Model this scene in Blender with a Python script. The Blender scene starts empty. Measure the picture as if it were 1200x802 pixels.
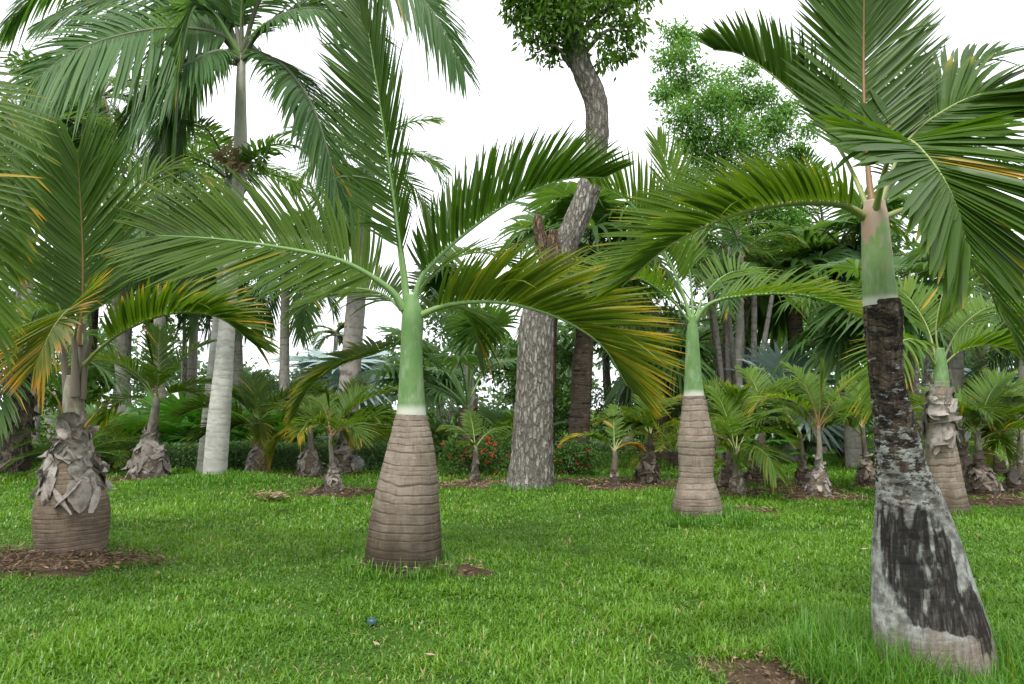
import bpy, math, random
import numpy as np
from mathutils import Vector
R = math.radians
scene = bpy.context.scene
COL = scene.collection
rng = np.random.default_rng(7)
random.seed(7)

# ------------------------------------------------------------------ camera
FPX, PITCH, CAMH = 934.0, math.atan(74/934.0), 1.5
cam_d = bpy.data.cameras.new('camera'); cam = bpy.data.objects.new('camera', cam_d); COL.objects.link(cam)
cam.location = (0, 0, CAMH); cam.rotation_euler = (math.pi/2 + PITCH, 0, 0)
cam_d.sensor_width = 36; cam_d.lens = 36*FPX/1200; cam_d.clip_end = 3000; cam_d.clip_start = .05
scene.camera = cam
CP, SP = math.cos(PITCH), math.sin(PITCH)
def P(px, py, Y):
    """world point at depth Y that the photograph shows at (px, py)"""
    x = (px-600)/FPX; y = (401-py)/FPX
    d = np.array([x, CP - y*SP, SP + y*CP])
    return np.array([0, 0, CAMH]) + d*(Y/d[1])
def G(px, py):
    x = (px-600)/FPX; y = (401-py)/FPX
    d = np.array([x, CP - y*SP, SP + y*CP])
    return np.array([0, 0, CAMH]) + d*(-CAMH/d[2])
def PXM(Y): return Y/FPX

# ------------------------------------------------------------------ noise
def vnoise(p):
    p = np.asarray(p, float); i = np.floor(p); f = p-i; f = f*f*(3-2*f)
    def h(ox, oy, oz):
        q = i + np.array([ox, oy, oz])
        v = np.sin(q[..., 0]*127.1 + q[..., 1]*311.7 + q[..., 2]*74.7)*43758.5453
        return v - np.floor(v)
    fx, fy, fz = f[..., 0], f[..., 1], f[..., 2]
    a = h(0,0,0)*(1-fx)+h(1,0,0)*fx; b = h(0,1,0)*(1-fx)+h(1,1,0)*fx
    c = h(0,0,1)*(1-fx)+h(1,0,1)*fx; d = h(0,1,1)*(1-fx)+h(1,1,1)*fx
    return (a*(1-fy)+b*fy)*(1-fz) + (c*(1-fy)+d*fy)*fz
def fbm(p, o=4):
    p = np.asarray(p, float); s = 0; a = .5; t = 0
    for k in range(o):
        s = s + a*vnoise(p); t += a; p = p*2.03 + 17.3; a *= .5
    return s/t
MOUNDS = []
def gh(x, y):
    x = np.asarray(x, float); y = np.asarray(y, float)
    z = .10*(fbm(np.stack([x*.35, y*.35, x*0], -1), 3)-.5)
    for mx, my, mh, mr in MOUNDS:
        z = z + mh*np.exp(-((x-mx)**2+(y-my)**2)/mr**2)
    return z

# ------------------------------------------------------------------ mesh + tree of things
def mk_mesh(name, V, Q, attrs=None, smooth=True, mat=None):
    me = bpy.data.meshes.new(name)
    V = np.ascontiguousarray(V, np.float32).reshape(-1, 3); Q = np.ascontiguousarray(Q, np.int32)
    k = Q.shape[1]
    me.vertices.add(len(V)); me.vertices.foreach_set('co', V.ravel())
    me.loops.add(Q.size); me.loops.foreach_set('vertex_index', Q.ravel())
    me.polygons.add(len(Q)); me.polygons.foreach_set('loop_start', np.arange(0, Q.size, k, dtype=np.int32))
    if smooth: me.polygons.foreach_set('use_smooth', np.ones(len(Q), bool))
    for a, d in (attrs or {}).items():
        at = me.attributes.new(a, 'FLOAT', 'POINT'); at.data.foreach_set('value', np.ascontiguousarray(d, np.float32).ravel())
    me.update(calc_edges=True); me.validate()
    if mat: me.materials.append(mat)
    return me
def thing(name, label, cat, loc, group=None):
    o = bpy.data.objects.new(name, None); COL.objects.link(o)
    o.location = loc; o['label'] = label; o['category'] = cat; o.empty_display_size = .1
    if group: o['group'] = group
    return o
class Buf:
    """collects pieces of one mesh"""
    def __init__(s): s.V = []; s.Q = []; s.A = {}; s.n = 0
    def add(s, V, Q, **attrs):
        V = np.asarray(V, float).reshape(-1, 3)
        s.V.append(V); s.Q.append(np.asarray(Q)+s.n); s.n += len(V)
        for k in ('yel', 'rn', 'tf'):
            d = attrs.get(k, 0.0)
            s.A.setdefault(k, []).append(np.broadcast_to(np.asarray(d, float), (len(V),)) if np.ndim(d) == 0 else np.asarray(d, float).ravel())
    def mesh(s, name, mat, off=(0,0,0), smooth=True):
        return mk_mesh(name, np.concatenate(s.V)-np.asarray(off), np.concatenate(s.Q), {k: np.concatenate(v) for k, v in s.A.items()}, smooth, mat)
def part(name, me, parent, label=None):
    o = bpy.data.objects.new(name, me); COL.objects.link(o)
    if parent: o.parent = parent
    if label: o['label'] = label
    return o
def solo(name, me, label, cat, loc, group=None):
    o = bpy.data.objects.new(name, me); COL.objects.link(o); o.location = loc
    o['label'] = label; o['category'] = cat
    if group: o['group'] = group
    return o
def off(o):
    while o.parent: o = o.parent
    return np.array(o.location)
def nrm(v): return v/np.maximum(np.linalg.norm(v, axis=-1, keepdims=True), 1e-9)

def spline(pts, n):
    """Catmull-Rom through pts, n samples evenly spaced by arc length"""
    p = np.asarray(pts, float)
    if len(p) == 2: p = np.array([p[0], (p[0]+p[1])/2, p[1]])
    p = np.vstack([2*p[0]-p[1], p, 2*p[-1]-p[-2]])
    out = []
    for i in range(1, len(p)-2):
        t = np.linspace(0, 1, 24, endpoint=False)[:, None]
        a, b, c, d = p[i-1], p[i], p[i+1], p[i+2]
        out.append(.5*((2*b)+(-a+c)*t+(2*a-5*b+4*c-d)*t*t+(-a+3*b-3*c+d)*t**3))
    q = np.vstack(out+[p[-2:-1]])
    s = np.r_[0, np.cumsum(np.linalg.norm(np.diff(q, axis=0), axis=1))]
    u = np.linspace(0, s[-1], n)
    return np.stack([np.interp(u, s, q[:, k]) for k in range(3)], 1), s[-1]
def tangents(c):
    return nrm(np.gradient(c, axis=0))
def tube(buf, c, r, ns=8, flat=1.0, up=None, **attrs):
    c = np.asarray(c, float); n = len(c); r = np.broadcast_to(r, (n,))
    T = tangents(c)
    ref = np.array([0.13, .31, .94]) if up is None else np.asarray(up)
    if abs((T*ref).sum(-1)).max() > .98: ref = np.array([.9, .3, .1])
    A = nrm(np.cross(T, ref)); B = np.cross(A, T)
    th = np.linspace(0, 2*np.pi, ns, endpoint=False)
    V = c[:, None]+r[:, None, None]*(np.cos(th)[None, :, None]*A[:, None]+flat*np.sin(th)[None, :, None]*B[:, None])
    i = np.arange(n-1)[:, None]*ns; j = np.arange(ns)[None]; k = (j+1) % ns
    Q = np.stack([i+j, i+k, i+ns+k, i+ns+j], -1).reshape(-1, 4)
    buf.add(V, Q, **{k_: (np.repeat(v, ns) if np.ndim(v) else v) for k_, v in attrs.items()})

# ------------------------------------------------------------------ fronds
def prof_leaf(s, narrow=False):
    return np.interp(s, [0, .12, .35, .6, .82, 1], [.42, .9, 1, .86, .52, .04])
def frond(parent, pts, N0, N1=None, L=.5, n=48, lift=.55, fwd=(1.25, .45), droop=.12, w=.02, mat=None, rib=None,
          t0=.12, r0=.016, age=0., tipage=.3, seg=6, seed=0, rag=.03, side=(1, -1), name='frond', fold=.35, lprof=None, label=None, liftend=None, sag=0., blunt=False):
    g = np.random.default_rng(seed+911)
    N1 = N0 if N1 is None else N1
    NS = 60
    c, length = spline(pts, NS)
    T = tangents(c); u = np.linspace(0, 1, NS)[:, None]
    N = (1-u)*np.asarray(N0, float)+u*np.asarray(N1, float)
    N = nrm(N-(N*T).sum(-1, keepdims=True)*T); S = np.cross(T, N)
    o = off(parent); b = Buf()
    rows = np.linspace(0, 1, seg)
    lprof = lprof or ([0, .12, .35, .65, .88, 1], [.5, .8, 1, .92, .62, .38])
    TS = {sd: np.clip(np.linspace(t0, .985, n)+g.normal(0, .12/n, n), .001, .999) for sd in side}
    core = np.unique(np.r_[np.linspace(0, 1, 14), np.concatenate(list(TS.values()))]); nc = len(core)
    ip0 = lambda A, t: np.stack([np.interp(t, u[:, 0], A[:, k]) for k in range(3)], 1)
    cV = np.stack([ip0(c, core), ip0(c, core)-ip0(N, core)*(r0*.25+.001)], 1).reshape(-1, 3)
    ci = np.arange(nc-1)[:, None]*2
    b.add(cV, ci+np.array([0, 1, 3, 2]), yel=age, rn=.5)
    for sd in side:
        t = TS[sd]
        uu = (t-t0)/(1-t0)
        ip = lambda A: np.stack([np.interp(t, u[:, 0], A[:, k]) for k in range(3)], 1)
        p0, Tt, Nt, St = ip(c), nrm(ip(T)), nrm(ip(N)), nrm(ip(S))
        ang = fwd[0]+(fwd[1]-fwd[0])*uu**1.2 + g.normal(0, rag, n)
        le = lift if liftend is None else lift+(liftend-lift)*uu
        lf = le+g.normal(0, rag*1.4, n)
        d = np.cos(ang)[:, None]*Tt+np.sin(ang)[:, None]*(sd*np.cos(lf)[:, None]*St+np.sin(lf)[:, None]*Nt)
        ln = L*np.interp(uu, *lprof)*(1+g.normal(0, .05, n))*np.where(g.random(n) < .014, g.uniform(.05, .6, n), 1)
        dr = droop*(1+g.normal(0, .3, n))+(g.random(n) < .05)*g.uniform(.1, .5, n)
        s = rows[None, :, None]
        # leaflets sag under their weight and close slightly towards the tip of the frond
        pos = p0[:, None]+d[:, None]*ln[:, None, None]*s + Tt[:, None]*(.10*ln)[:, None, None]*s**2
        pos = pos-np.array([0, 0, 1.])*(dr*ln)[:, None, None]*s**2.2 - Nt[:, None]*(sag*ln)[:, None, None]*s**2
        dd = nrm(np.gradient(pos, axis=1))
        W = Tt[:, None]-(Tt[:, None]*dd).sum(-1, keepdims=True)*dd
        W = nrm(W); tw = g.normal(0, .13, n)[:, None, None]
        M = np.cross(dd, W); W2 = np.cos(tw)*W+np.sin(tw)*M; M = np.cross(dd, W2)
        hw = ((w if blunt else w*.92)*(np.interp(rows, [0, .15, .4, .75, .92, 1], [.5, .9, 1, .92, .6, .1]) if blunt else prof_leaf(rows))[None]*(.75+.25*np.interp(uu, *lprof))[:, None]*(1+g.normal(0, .08, n))[:, None])[..., None]
        sgn = np.sign((M*Nt[:, None]).sum(-1, keepdims=True))
        V = np.stack([pos+W2*hw+M*sgn*hw*fold, pos, pos-W2*hw+M*sgn*hw*fold], 2)       # n, seg, 3, 3
        base = (np.arange(n)*seg*3)[:, None, None]; r_ = (np.arange(seg-1)*3)[None, :, None]; k = np.arange(2)[None, None]
        a = base+r_+k
        Q = np.stack([a, a+1, a+4, a+3], -1).reshape(-1, 4)
        root_ = np.arange(n)*seg*3+1; mp_ = np.arange(n*seg*3); mp_[root_] = np.searchsorted(core, t)*2-b.n
        Q = mp_[Q]
        rn = np.repeat(g.random(n), seg*3)
        ya = age*(1+.5*(uu-.5))+g.normal(0, .05, n)+(g.random(n) < .009)*g.uniform(.15, .5, n)
        y = ya[:, None]+tipage*np.clip((rows[None]-.45)/.55, 0, 1)**1.5*(.2+1.5*g.random(n)**1.6)[:, None]*(.6+.8*uu[:, None])
        b.add(V, Q, yel=np.repeat(np.clip(y, 0, 1)[..., None], 3, -1), rn=rn, tf=np.tile(np.repeat(rows, 3), n))
    fo = part(name, b.mesh(name, mat, o), parent, label)
    m = Buf()
    cc, _ = spline(pts, 36); q = np.linspace(0, 1, 36)
    rr = r0*np.interp(q, [0, .06, .2, .6, 1], [1.6, 1.1, .8, .5, .14])
    tube(m, cc, rr, 7, yel=age, tf=q, rn=.5)
    part('midrib', m.mesh('midrib', rib or mat, o), fo)
    return fo
def arc(base, az, el, length, bend, n=6, wob=0., g=None):
    """control points of a frond that leaves base at azimuth az / elevation el (deg) and bends down"""
    a = R(az); pts = [np.asarray(base, float)]; e = el
    for i in range(n):
        t = (i+.5)/n
        e = el-bend*(t**1.15)
        st = length/n
        a2 = a+(wob*t if wob else 0)
        pts.append(pts[-1]+st*np.array([math.cos(a2)*math.cos(R(e)), math.sin(a2)*math.cos(R(e)), math.sin(R(e))]))
    return pts
def arcN(az, el):
    a, e = R(az), R(el)
    return np.array([-math.cos(a)*math.sin(e), -math.sin(a)*math.sin(e), math.cos(e)])
def gfrond(parent, base, az, el, length, bend, **kw):
    pts = arc(base, az, el, length, bend)
    return frond(parent, pts, arcN(az, el), arcN(az, max(el-bend, -88)), **kw)
def fan_leaf(parent, base, az, el, plen, Rl, bend=30, mat=None, rib=None, nseg=30, span=155, droop=.25, seed=0, cup=.15, face=None, r0=.014, age=0., split=.5, seg=5):
    g = np.random.default_rng(seed+5)
    pts = arc(base, az, el, plen, bend, 4)
    c, _ = spline(pts, 14); o = off(parent)
    D = nrm(c[-1]-c[-2]); N = arcN(az, el-bend)
    if face is not None: N = np.asarray(face, float)
    N = nrm(N-(N@D)*D); S = np.cross(D, N)
    ph = np.linspace(-R(span), R(span), nseg); dphi = ph[1]-ph[0]
    rows = np.linspace(0, 1, seg); b = Buf()
    dirs = np.cos(ph)[:, None]*D+np.sin(ph)[:, None]*S
    dirs = nrm(dirs+N*cup*np.abs(np.sin(ph))[:, None])
    ln = Rl*(1-.28*(np.abs(ph)/np.pi)**2)*(1+g.normal(0, .03, nseg))
    s = rows[None, :, None]; dr = droop*(1+g.normal(0, .35, nseg))
    pos = c[-1]+dirs[:, None]*ln[:, None, None]*s-np.array([0, 0, 1.])*(dr*ln)[:, None, None]*np.clip((s-.35)/.65, 0, 1)**2
    dd = nrm(np.gradient(pos, axis=1)); W = nrm(np.cross(N, dd)); M = np.cross(dd, W)
    hmax = np.tan(dphi/2)*split*Rl
    hw = np.minimum(rows*Rl*np.tan(dphi/2)*1.02, hmax*np.interp(rows, [0, split, .8, 1], [1, 1, .6, .05]))[None, :, None]
    V = np.stack([pos+W*hw-M*hw*.35, pos+M*hw*.25, pos-W*hw-M*hw*.35], 2)
    a = (np.arange(nseg)*seg*3)[:, None, None]+(np.arange(seg-1)*3)[None, :, None]+np.arange(2)[None, None]
    Q = np.stack([a, a+1, a+4, a+3], -1).reshape(-1, 4)
    y = np.clip(age+.25*np.clip(rows-.7, 0, 1)[None]+g.normal(0, .05, nseg)[:, None], 0, 1)
    mp_ = np.arange(nseg*seg*3); mp_[np.arange(nseg)*seg*3+1] = 1; Q = mp_[Q]
    b.add(V, Q, yel=np.repeat(y[..., None], 3, -1), rn=np.repeat(g.random(nseg), seg*3), tf=np.tile(np.repeat(rows, 3), nseg))
    fo = part('fan_leaf', b.mesh('fan_leaf', mat, o), parent)
    m = Buf(); tube(m, c, r0*np.linspace(1.3, .7, 14), 6, yel=age, rn=.5)
    part('petiole', m.mesh('petiole', rib or mat, o), fo)
    return fo

# ------------------------------------------------------------------ trunks
def trunk_mesh(name, o, cen, rad, mat, ns=64, nr=160, ring=.0, ringgap=.07, bark=0., barkf=(9, 9, 3), seed=0, extra=None, wob=.012, flare=None, ringf=None, ringwob=.13):
    """lofted trunk; 'ring' attribute marks the leaf scars, 'hh' height 0..1"""
    g = np.random.default_rng(seed)
    cen = np.asarray(cen, float); 
    c, ln = spline(cen, nr)
    s0 = np.r_[0, np.cumsum(np.linalg.norm(np.diff(cen, axis=0), axis=1))]; s0 /= s0[-1]
    q = np.linspace(0, 1, nr)
    # monotone smooth radius
    r = np.interp(q, s0, rad)
    ker = np.ones(9)/9; r = np.convolve(np.r_[[r[0]]*4, r, [r[-1]]*4], ker, 'valid')
    th = np.linspace(0, 2*np.pi, ns, endpoint=False)
    T = tangents(c); A = nrm(np.cross(np.array([0., 1, 0]), T)); B = np.cross(T, A)
    dirs = np.cos(th)[None, :, None]*A[:, None]+np.sin(th)[None, :, None]*B[:, None]
    s = q*ln
    p3 = np.stack(np.broadcast_arrays(np.cos(th)[None]*1., np.sin(th)[None]*1., s[:, None]), -1)
    rr = r[:, None]*(1+wob*2*(fbm(p3*np.array([1.2, 1.2, 1.6])+seed, 3)-.5)*2)
    ph = (s[:, None]+.12*np.sin(s*2.3+seed)[:, None]+.09*vnoise(np.stack([s*9+seed, 0*s, 0*s], -1))[:, None])/ringgap+ringwob*(fbm(p3*np.array([1.6, 1.6, 2.])+seed*3.1, 3)-.5)*4
    fr = ph-np.floor(ph); wid = .09+.10*vnoise(np.stack(np.broadcast_arrays(np.floor(ph), np.cos(th)[None]*2, np.sin(th)[None]*2), -1))
    notch = np.clip(1-np.minimum(fr, 1-fr)/wid, 0, 1)
    notch = notch*np.clip(.25+1.3*fbm(np.concatenate([p3[..., :2]*2.2, np.floor(ph)[..., None]*.91], -1), 2), 0, 1)
    rf = 1. if ringf is None else ringf(q)[:, None]
    notch = notch*rf
    if ring: rr = rr-ring*notch+ring*.45*rf*(fr-.5)
    bk = 0*rr
    if bark:
        bk = fbm(p3*np.array(barkf)*np.array([1, 1, 1.])+seed, 4)
        rid = np.abs(2*bk-1); rr = rr+bark*(np.clip(rid*3, 0, 1)-.6)
        notch = np.clip(1-rid*4, 0, 1)
    if flare is not None: rr = rr*(1+flare(q)[:, None]*(.5+.5*np.sin(th*5+seed)[None]))
    V = c[:, None]+dirs*rr[..., None]
    i = np.arange(nr-1)[:, None]*ns; j = np.arange(ns)[None]; k = (j+1) % ns
    Q = np.stack([i+j, i+k, i+ns+k, i+ns+j], -1).reshape(-1, 4)
    # close the top
    V = np.vstack([V.reshape(-1, 3), np.broadcast_to(c[-1], (1, 3))]); top = (nr-1)*ns; e = len(V)-1
    jj = np.arange(0, ns, 2); Q = np.vstack([Q, np.stack([top+jj, top+(jj+1) % ns, top+(jj+2) % ns, np.full(len(jj), e)], -1)])
    at = {'ring': np.r_[notch.ravel(), 0], 'hh': np.r_[np.repeat(q, ns), 1], 'thx': np.r_[np.tile(np.cos(th), nr), 0], 'thy': np.r_[np.tile(np.sin(th), nr), 0]}
    if extra: at.update({k_: np.r_[v.ravel(), 0] for k_, v in extra(c[:, None]+dirs*rr[..., None], q, th, s).items()})
    return mk_mesh(name, V-o, Q, at, True, mat)
def rowsC(rows, Y):
    """(py, xl, xr) rows -> centres, radii, bottom to top"""
    rows = sorted(rows, key=lambda r: -r[0])
    cen = [P((a+b)/2, py, Y) for py, a, b in rows]
    rad = [(b-a)/2*PXM(Y)*1.0 for py, a, b in rows]
    return cen, rad
def boots_mesh(o, cfun, z0, z1, k, mat, length=(.14, .3), width=(.06, .11), seed=0, out=.10, down=.3, scale=1.):
    """papery old leaf bases peeling off the trunk; cfun(z)->(centre, radius)"""
    g = np.random.default_rng(seed); b = Buf()
    for i in range(k):
        z = z0+(z1-z0)*((i+g.random())/k)
        a0 = g.random()*6.283; L_ = g.uniform(*length)*scale; W_ = g.uniform(*width)*scale
        til = g.normal(0, .85); sg = -1 if g.random() < down else 1
        cu = g.uniform(.2, 1.)*out*scale; curl = g.normal(0, .5)*W_*.6
        n1, n2 = 9, 7
        t = np.linspace(0, 1, n1)[:, None]; v = np.linspace(-1, 1, n2)[None]
        wd = W_*np.interp(t, [0, .15, .5, .8, .93, 1], [.85, 1, .9, .66, .4, .12])*(1+.35*(vnoise(np.stack([t[:, 0]*5, t[:, 0]*0+i, t[:, 0]*0], -1))-.5))[:, None]
        along = t*L_; across = v*wd
        dz = sg*(along*math.cos(til))+across*math.sin(til)*-1
        dx = along*math.sin(til)+across*math.cos(til)
        zz = z+dz; c, r = cfun(zz.ravel()); c = c.reshape(zz.shape+(3,)); r = r.reshape(zz.shape)
        ang = a0+dx/np.maximum(r, .04)
        edge = .012*scale+cu*(t**2.2)*(1+.3*np.sin(6*t+a0)) + .05*scale*(.3+t)*(vnoise(np.stack(np.broadcast_arrays(t*3.5+i, v*2, np.full((n1, n2), a0*3)), -1))-.5) + (v*v)*W_*(.25*g.normal())*(.3+t) + curl*v*t
        rr = r+np.maximum(edge, .004)
        V = c.copy(); V[..., 0] += np.cos(ang)*rr; V[..., 1] += np.sin(ang)*rr; V[..., 2] = zz-.25*cu*t**3
        q = (np.arange(n1-1)[:, None]*n2+np.arange(n2-1)[None])
        Q = np.stack([q, q+1, q+n2+1, q+n2], -1).reshape(-1, 4)
        b.add(V, Q, rn=g.random(), tf=np.broadcast_to(t, zz.shape), yel=np.broadcast_to(np.abs(v), zz.shape))
    return b.mesh('leaf_boots', mat, o)

# ------------------------------------------------------------------ leafy crowns
def leaf_cloud(buf, cen, rad, n, size, seed=0, hang=.5, squash=.8, shell=.5, aspect=.42, spread=1.0):
    """n leaves spread through each clump (centre, radius)"""
    g = np.random.default_rng(seed)
    cen = np.asarray(cen, float).reshape(-1, 3); rad = np.broadcast_to(rad, (len(cen),))
    for c, r in zip(cen, rad):
        m = int(n*(r/np.mean(rad))**2*g.uniform(.6, 1.3))
        d = nrm(g.normal(size=(m, 3))); rr = r*(g.random(m)**shell)*(1+.25*g.normal(size=m))
        p = c+d*rr[:, None]*np.array([1, 1, squash])
        ax = nrm(d*spread+g.normal(size=(m, 3))*.7-np.array([0, 0, hang]))
        w = nrm(np.cross(ax, g.normal(size=(m, 3)))); nn = np.cross(ax, w)
        l = size*g.uniform(.6, 1.3, m)[:, None]
        V = np.stack([p, p+ax*l*.45+w*l*aspect*.5+nn*l*.06, p+ax*l, p+ax*l*.45-w*l*aspect*.5+nn*l*.06], 1)
        Q = np.arange(m*4).reshape(m, 4)
        rn = np.repeat(g.random(m)*.6+g.random()*.4, 4)
        buf.add(V, Q, rn=rn, tf=np.tile([0, .5, 1, .5], m), yel=np.repeat(np.clip(g.normal(.12, .1, m), 0, 1), 4))

# ------------------------------------------------------------------ materials
class NT:
    def __init__(s, name):
        s.m = bpy.data.materials.new(name); s.m.use_nodes = True
        s.t = s.m.node_tree; s.t.nodes.clear()
        s.out = s.n('ShaderNodeOutputMaterial')
    def n(s, k, **kw):
        x = s.t.nodes.new(k)
        for a, v in kw.items(): setattr(x, a, v)
        return x
    def l(s, a, b): s.t.links.new(a, b)
    def attr(s, a): return s.n('ShaderNodeAttribute', attribute_name=a).outputs['Fac']
    def val(s, x, sock):
        if hasattr(x, 'is_output'): s.l(x, sock)
        else: sock.default_value = x
    def math(s, op, a, b=0., clamp=False):
        x = s.n('ShaderNodeMath', operation=op, use_clamp=clamp); s.val(a, x.inputs[0]); s.val(b, x.inputs[1]); return x.outputs[0]
    def ramp(s, f, stops, interp='LINEAR'):
        x = s.n('ShaderNodeValToRGB'); e = x.color_ramp; e.interpolation = interp
        while len(e.elements) < len(stops): e.elements.new(.5)
        for el, (p, c) in zip(e.elements, stops):
            el.position = p; el.color = (*c, 1) if len(c) == 3 else c
        s.val(f, x.inputs[0]); return x.outputs[0]
    def mix(s, f, a, b, mode='MIX'):
        x = s.n('ShaderNodeMix', data_type='RGBA', blend_type=mode); s.val(f, x.inputs[0])
        for v, i in ((a, 6), (b, 7)):
            if hasattr(v, 'is_output'): s.l(v, x.inputs[i])
            else: x.inputs[i].default_value = (*v, 1)
        return x.outputs[2]
    def coord(s, scale=(1, 1, 1)):
        c = s.n('ShaderNodeTexCoord'); mp = s.n('ShaderNodeMapping'); mp.inputs['Scale'].default_value = scale
        s.l(c.outputs['Object'], mp.inputs['Vector']); return mp.outputs[0]
    def noise(s, v, sc, det=4, rough=.6, dist=0.):
        x = s.n('ShaderNodeTexNoise'); s.l(v, x.inputs['Vector']); x.inputs['Scale'].default_value = sc
        x.inputs['Detail'].default_value = det; x.inputs['Roughness'].default_value = rough; x.inputs['Distortion'].default_value = dist
        return x.outputs['Fac']
    def smooth(s, f, a, b):
        x = s.n('ShaderNodeMapRange', interpolation_type='SMOOTHSTEP'); s.val(f, x.inputs[0])
        x.inputs[1].default_value = a; x.inputs[2].default_value = b; return x.outputs[0]
    def finish(s, col, rough=.8, bump=None, bstr=.4, bdist=.01, spec=.3, transl=0., tcol=None):
        p = s.n('ShaderNodeBsdfPrincipled')
        if hasattr(col, 'is_output'): s.l(col, p.inputs['Base Color'])
        else: p.inputs['Base Color'].default_value = (*col, 1)
        s.val(rough, p.inputs['Roughness']); s.val(spec, p.inputs['Specular IOR Level'])
        if bump is not None:
            b = s.n('ShaderNodeBump'); b.inputs['Strength'].default_value = bstr; b.inputs['Distance'].default_value = bdist
            s.l(bump, b.inputs['Height']); s.l(b.outputs[0], p.inputs['Normal'])
        sh = p.outputs[0]
        if transl:
            tr = s.n('ShaderNodeBsdfTranslucent'); mx = s.n('ShaderNodeMixShader'); mx.inputs[0].default_value = transl
            c2 = tcol if tcol is not None else col
            if hasattr(c2, 'is_output'): s.l(c2, tr.inputs[0])
            else: tr.inputs[0].default_value = (*c2, 1)
            s.l(sh, mx.inputs[1]); s.l(tr.outputs[0], mx.inputs[2]); sh = mx.outputs[0]
        s.l(sh, s.out.inputs[0]); return s.m

def leaf_mat(name, g0, g1, yel=(.30, .25, .03), ora=(.42, .20, .03), dry=(.26, .20, .13), rough=.42, transl=.40, spec=.15, tgain=(1.6, 1.6, .5), vein=True):
    t = NT(name)
    y = t.attr('yel'); rn = t.attr('rn')
    oi = t.n('ShaderNodeObjectInfo').outputs['Random']
    nz = t.noise(t.coord(), 9, 3)
    y2 = t.math('ADD', y, t.math('MULTIPLY', t.math('SUBTRACT', nz, .5), .10))
    v = t.math('ADD', t.math('MULTIPLY', rn, .65), t.math('MULTIPLY', oi, .35))
    green = t.mix(v, g0, g1)
    aged = t.ramp(y2, [(.30, yel), (.62, ora), (.95, dry)])
    col = t.mix(t.smooth(y2, .16, .50), green, aged)
    if transl:
        tc = t.n('ShaderNodeMix', data_type='RGBA', blend_type='MULTIPLY'); tc.inputs[0].default_value = 1
        t.l(col, tc.inputs[6]); tc.inputs[7].default_value = (*tgain, 1); tcol = tc.outputs[2]
    else: tcol = None
    return t.finish(col, rough, spec=spec, transl=transl, tcol=tcol)
LEAF = leaf_mat('bottle_palm_leaf', (.040, .082, .009), (.078, .140, .015), yel=(.25, .225, .018), ora=(.40, .20, .02))
LEAF_A = leaf_mat('deep_green_palm_leaf', (.030, .071, .010), (.060, .118, .015), yel=(.22, .20, .02), ora=(.38, .22, .03), rough=.36, spec=.2, transl=.36, tgain=(1.5, 1.65, .5))
LEAF_Y = leaf_mat('young_palm_leaf', (.050, .105, .012), (.105, .185, .020), yel=(.32, .28, .03))
LEAF_D = leaf_mat('dark_palm_leaf', (.042, .095, .027), (.085, .160, .043), rough=.4)
LEAF_R = leaf_mat('royal_palm_leaf', (.048, .110, .036), (.09, .17, .055), rough=.4, transl=.42)
LEAF_P = leaf_mat('pale_palm_leaf', (.075, .16, .055), (.13, .23, .085), rough=.5)
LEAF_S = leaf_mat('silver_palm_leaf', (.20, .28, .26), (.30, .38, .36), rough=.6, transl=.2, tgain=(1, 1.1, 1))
LEAF_F = leaf_mat('bright_fan_leaf', (.045, .15, .02), (.085, .23, .035), rough=.45)
RIB = leaf_mat('frond_rib', (.16, .20, .05), (.21, .24, .08), yel=(.30, .24, .08), ora=(.30, .13, .04), transl=0, rough=.5, spec=.3)
RIB_G = leaf_mat('green_rib', (.12, .22, .07), (.17, .27, .10), transl=0, rough=.45)
RIB_O = leaf_mat('orange_rib', (.13, .075, .028), (.17, .095, .035), transl=0, rough=.5, spec=.3)
RIB_D = leaf_mat('dark_rib', (.09, .10, .06), (.13, .14, .09), transl=0, rough=.6, spec=.2)
CROWN = leaf_mat('tree_leaf', (.030, .080, .012), (.12, .23, .028), yel=(.11, .20, .03), ora=(.2, .22, .04), rough=.4, transl=.3)
CROWN_L = leaf_mat('light_tree_leaf', (.085, .20, .040), (.15, .30, .06), yel=(.17, .27, .06), ora=(.2, .22, .06), rough=.5, transl=.35)
CROWN_D = leaf_mat('dark_shrub_leaf', (.042, .100, .022), (.092, .185, .038), yel=(.08, .13, .03), ora=(.12, .13, .03), rough=.45, transl=.25)
CROWN_H = leaf_mat('hedge_leaf', (.10, .19, .07), (.17, .30, .11), yel=(.08, .14, .05), ora=(.1, .12, .05), rough=.5, transl=.2)
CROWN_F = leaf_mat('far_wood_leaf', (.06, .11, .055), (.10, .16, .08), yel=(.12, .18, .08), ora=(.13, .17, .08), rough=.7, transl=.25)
GRASS = leaf_mat('grass_blade', (.036, .105, .008), (.140, .285, .022), yel=(.26, .30, .07), ora=(.34, .30, .12), dry=(.36, .29, .16), rough=.32, transl=.36, spec=.30, tgain=(1.35, 1.35, .6))
GRASS_T = leaf_mat('tall_grass_blade', (.040, .125, .010), (.10, .24, .02), yel=(.14, .20, .04), rough=.42, transl=.34, spec=.35)

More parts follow.
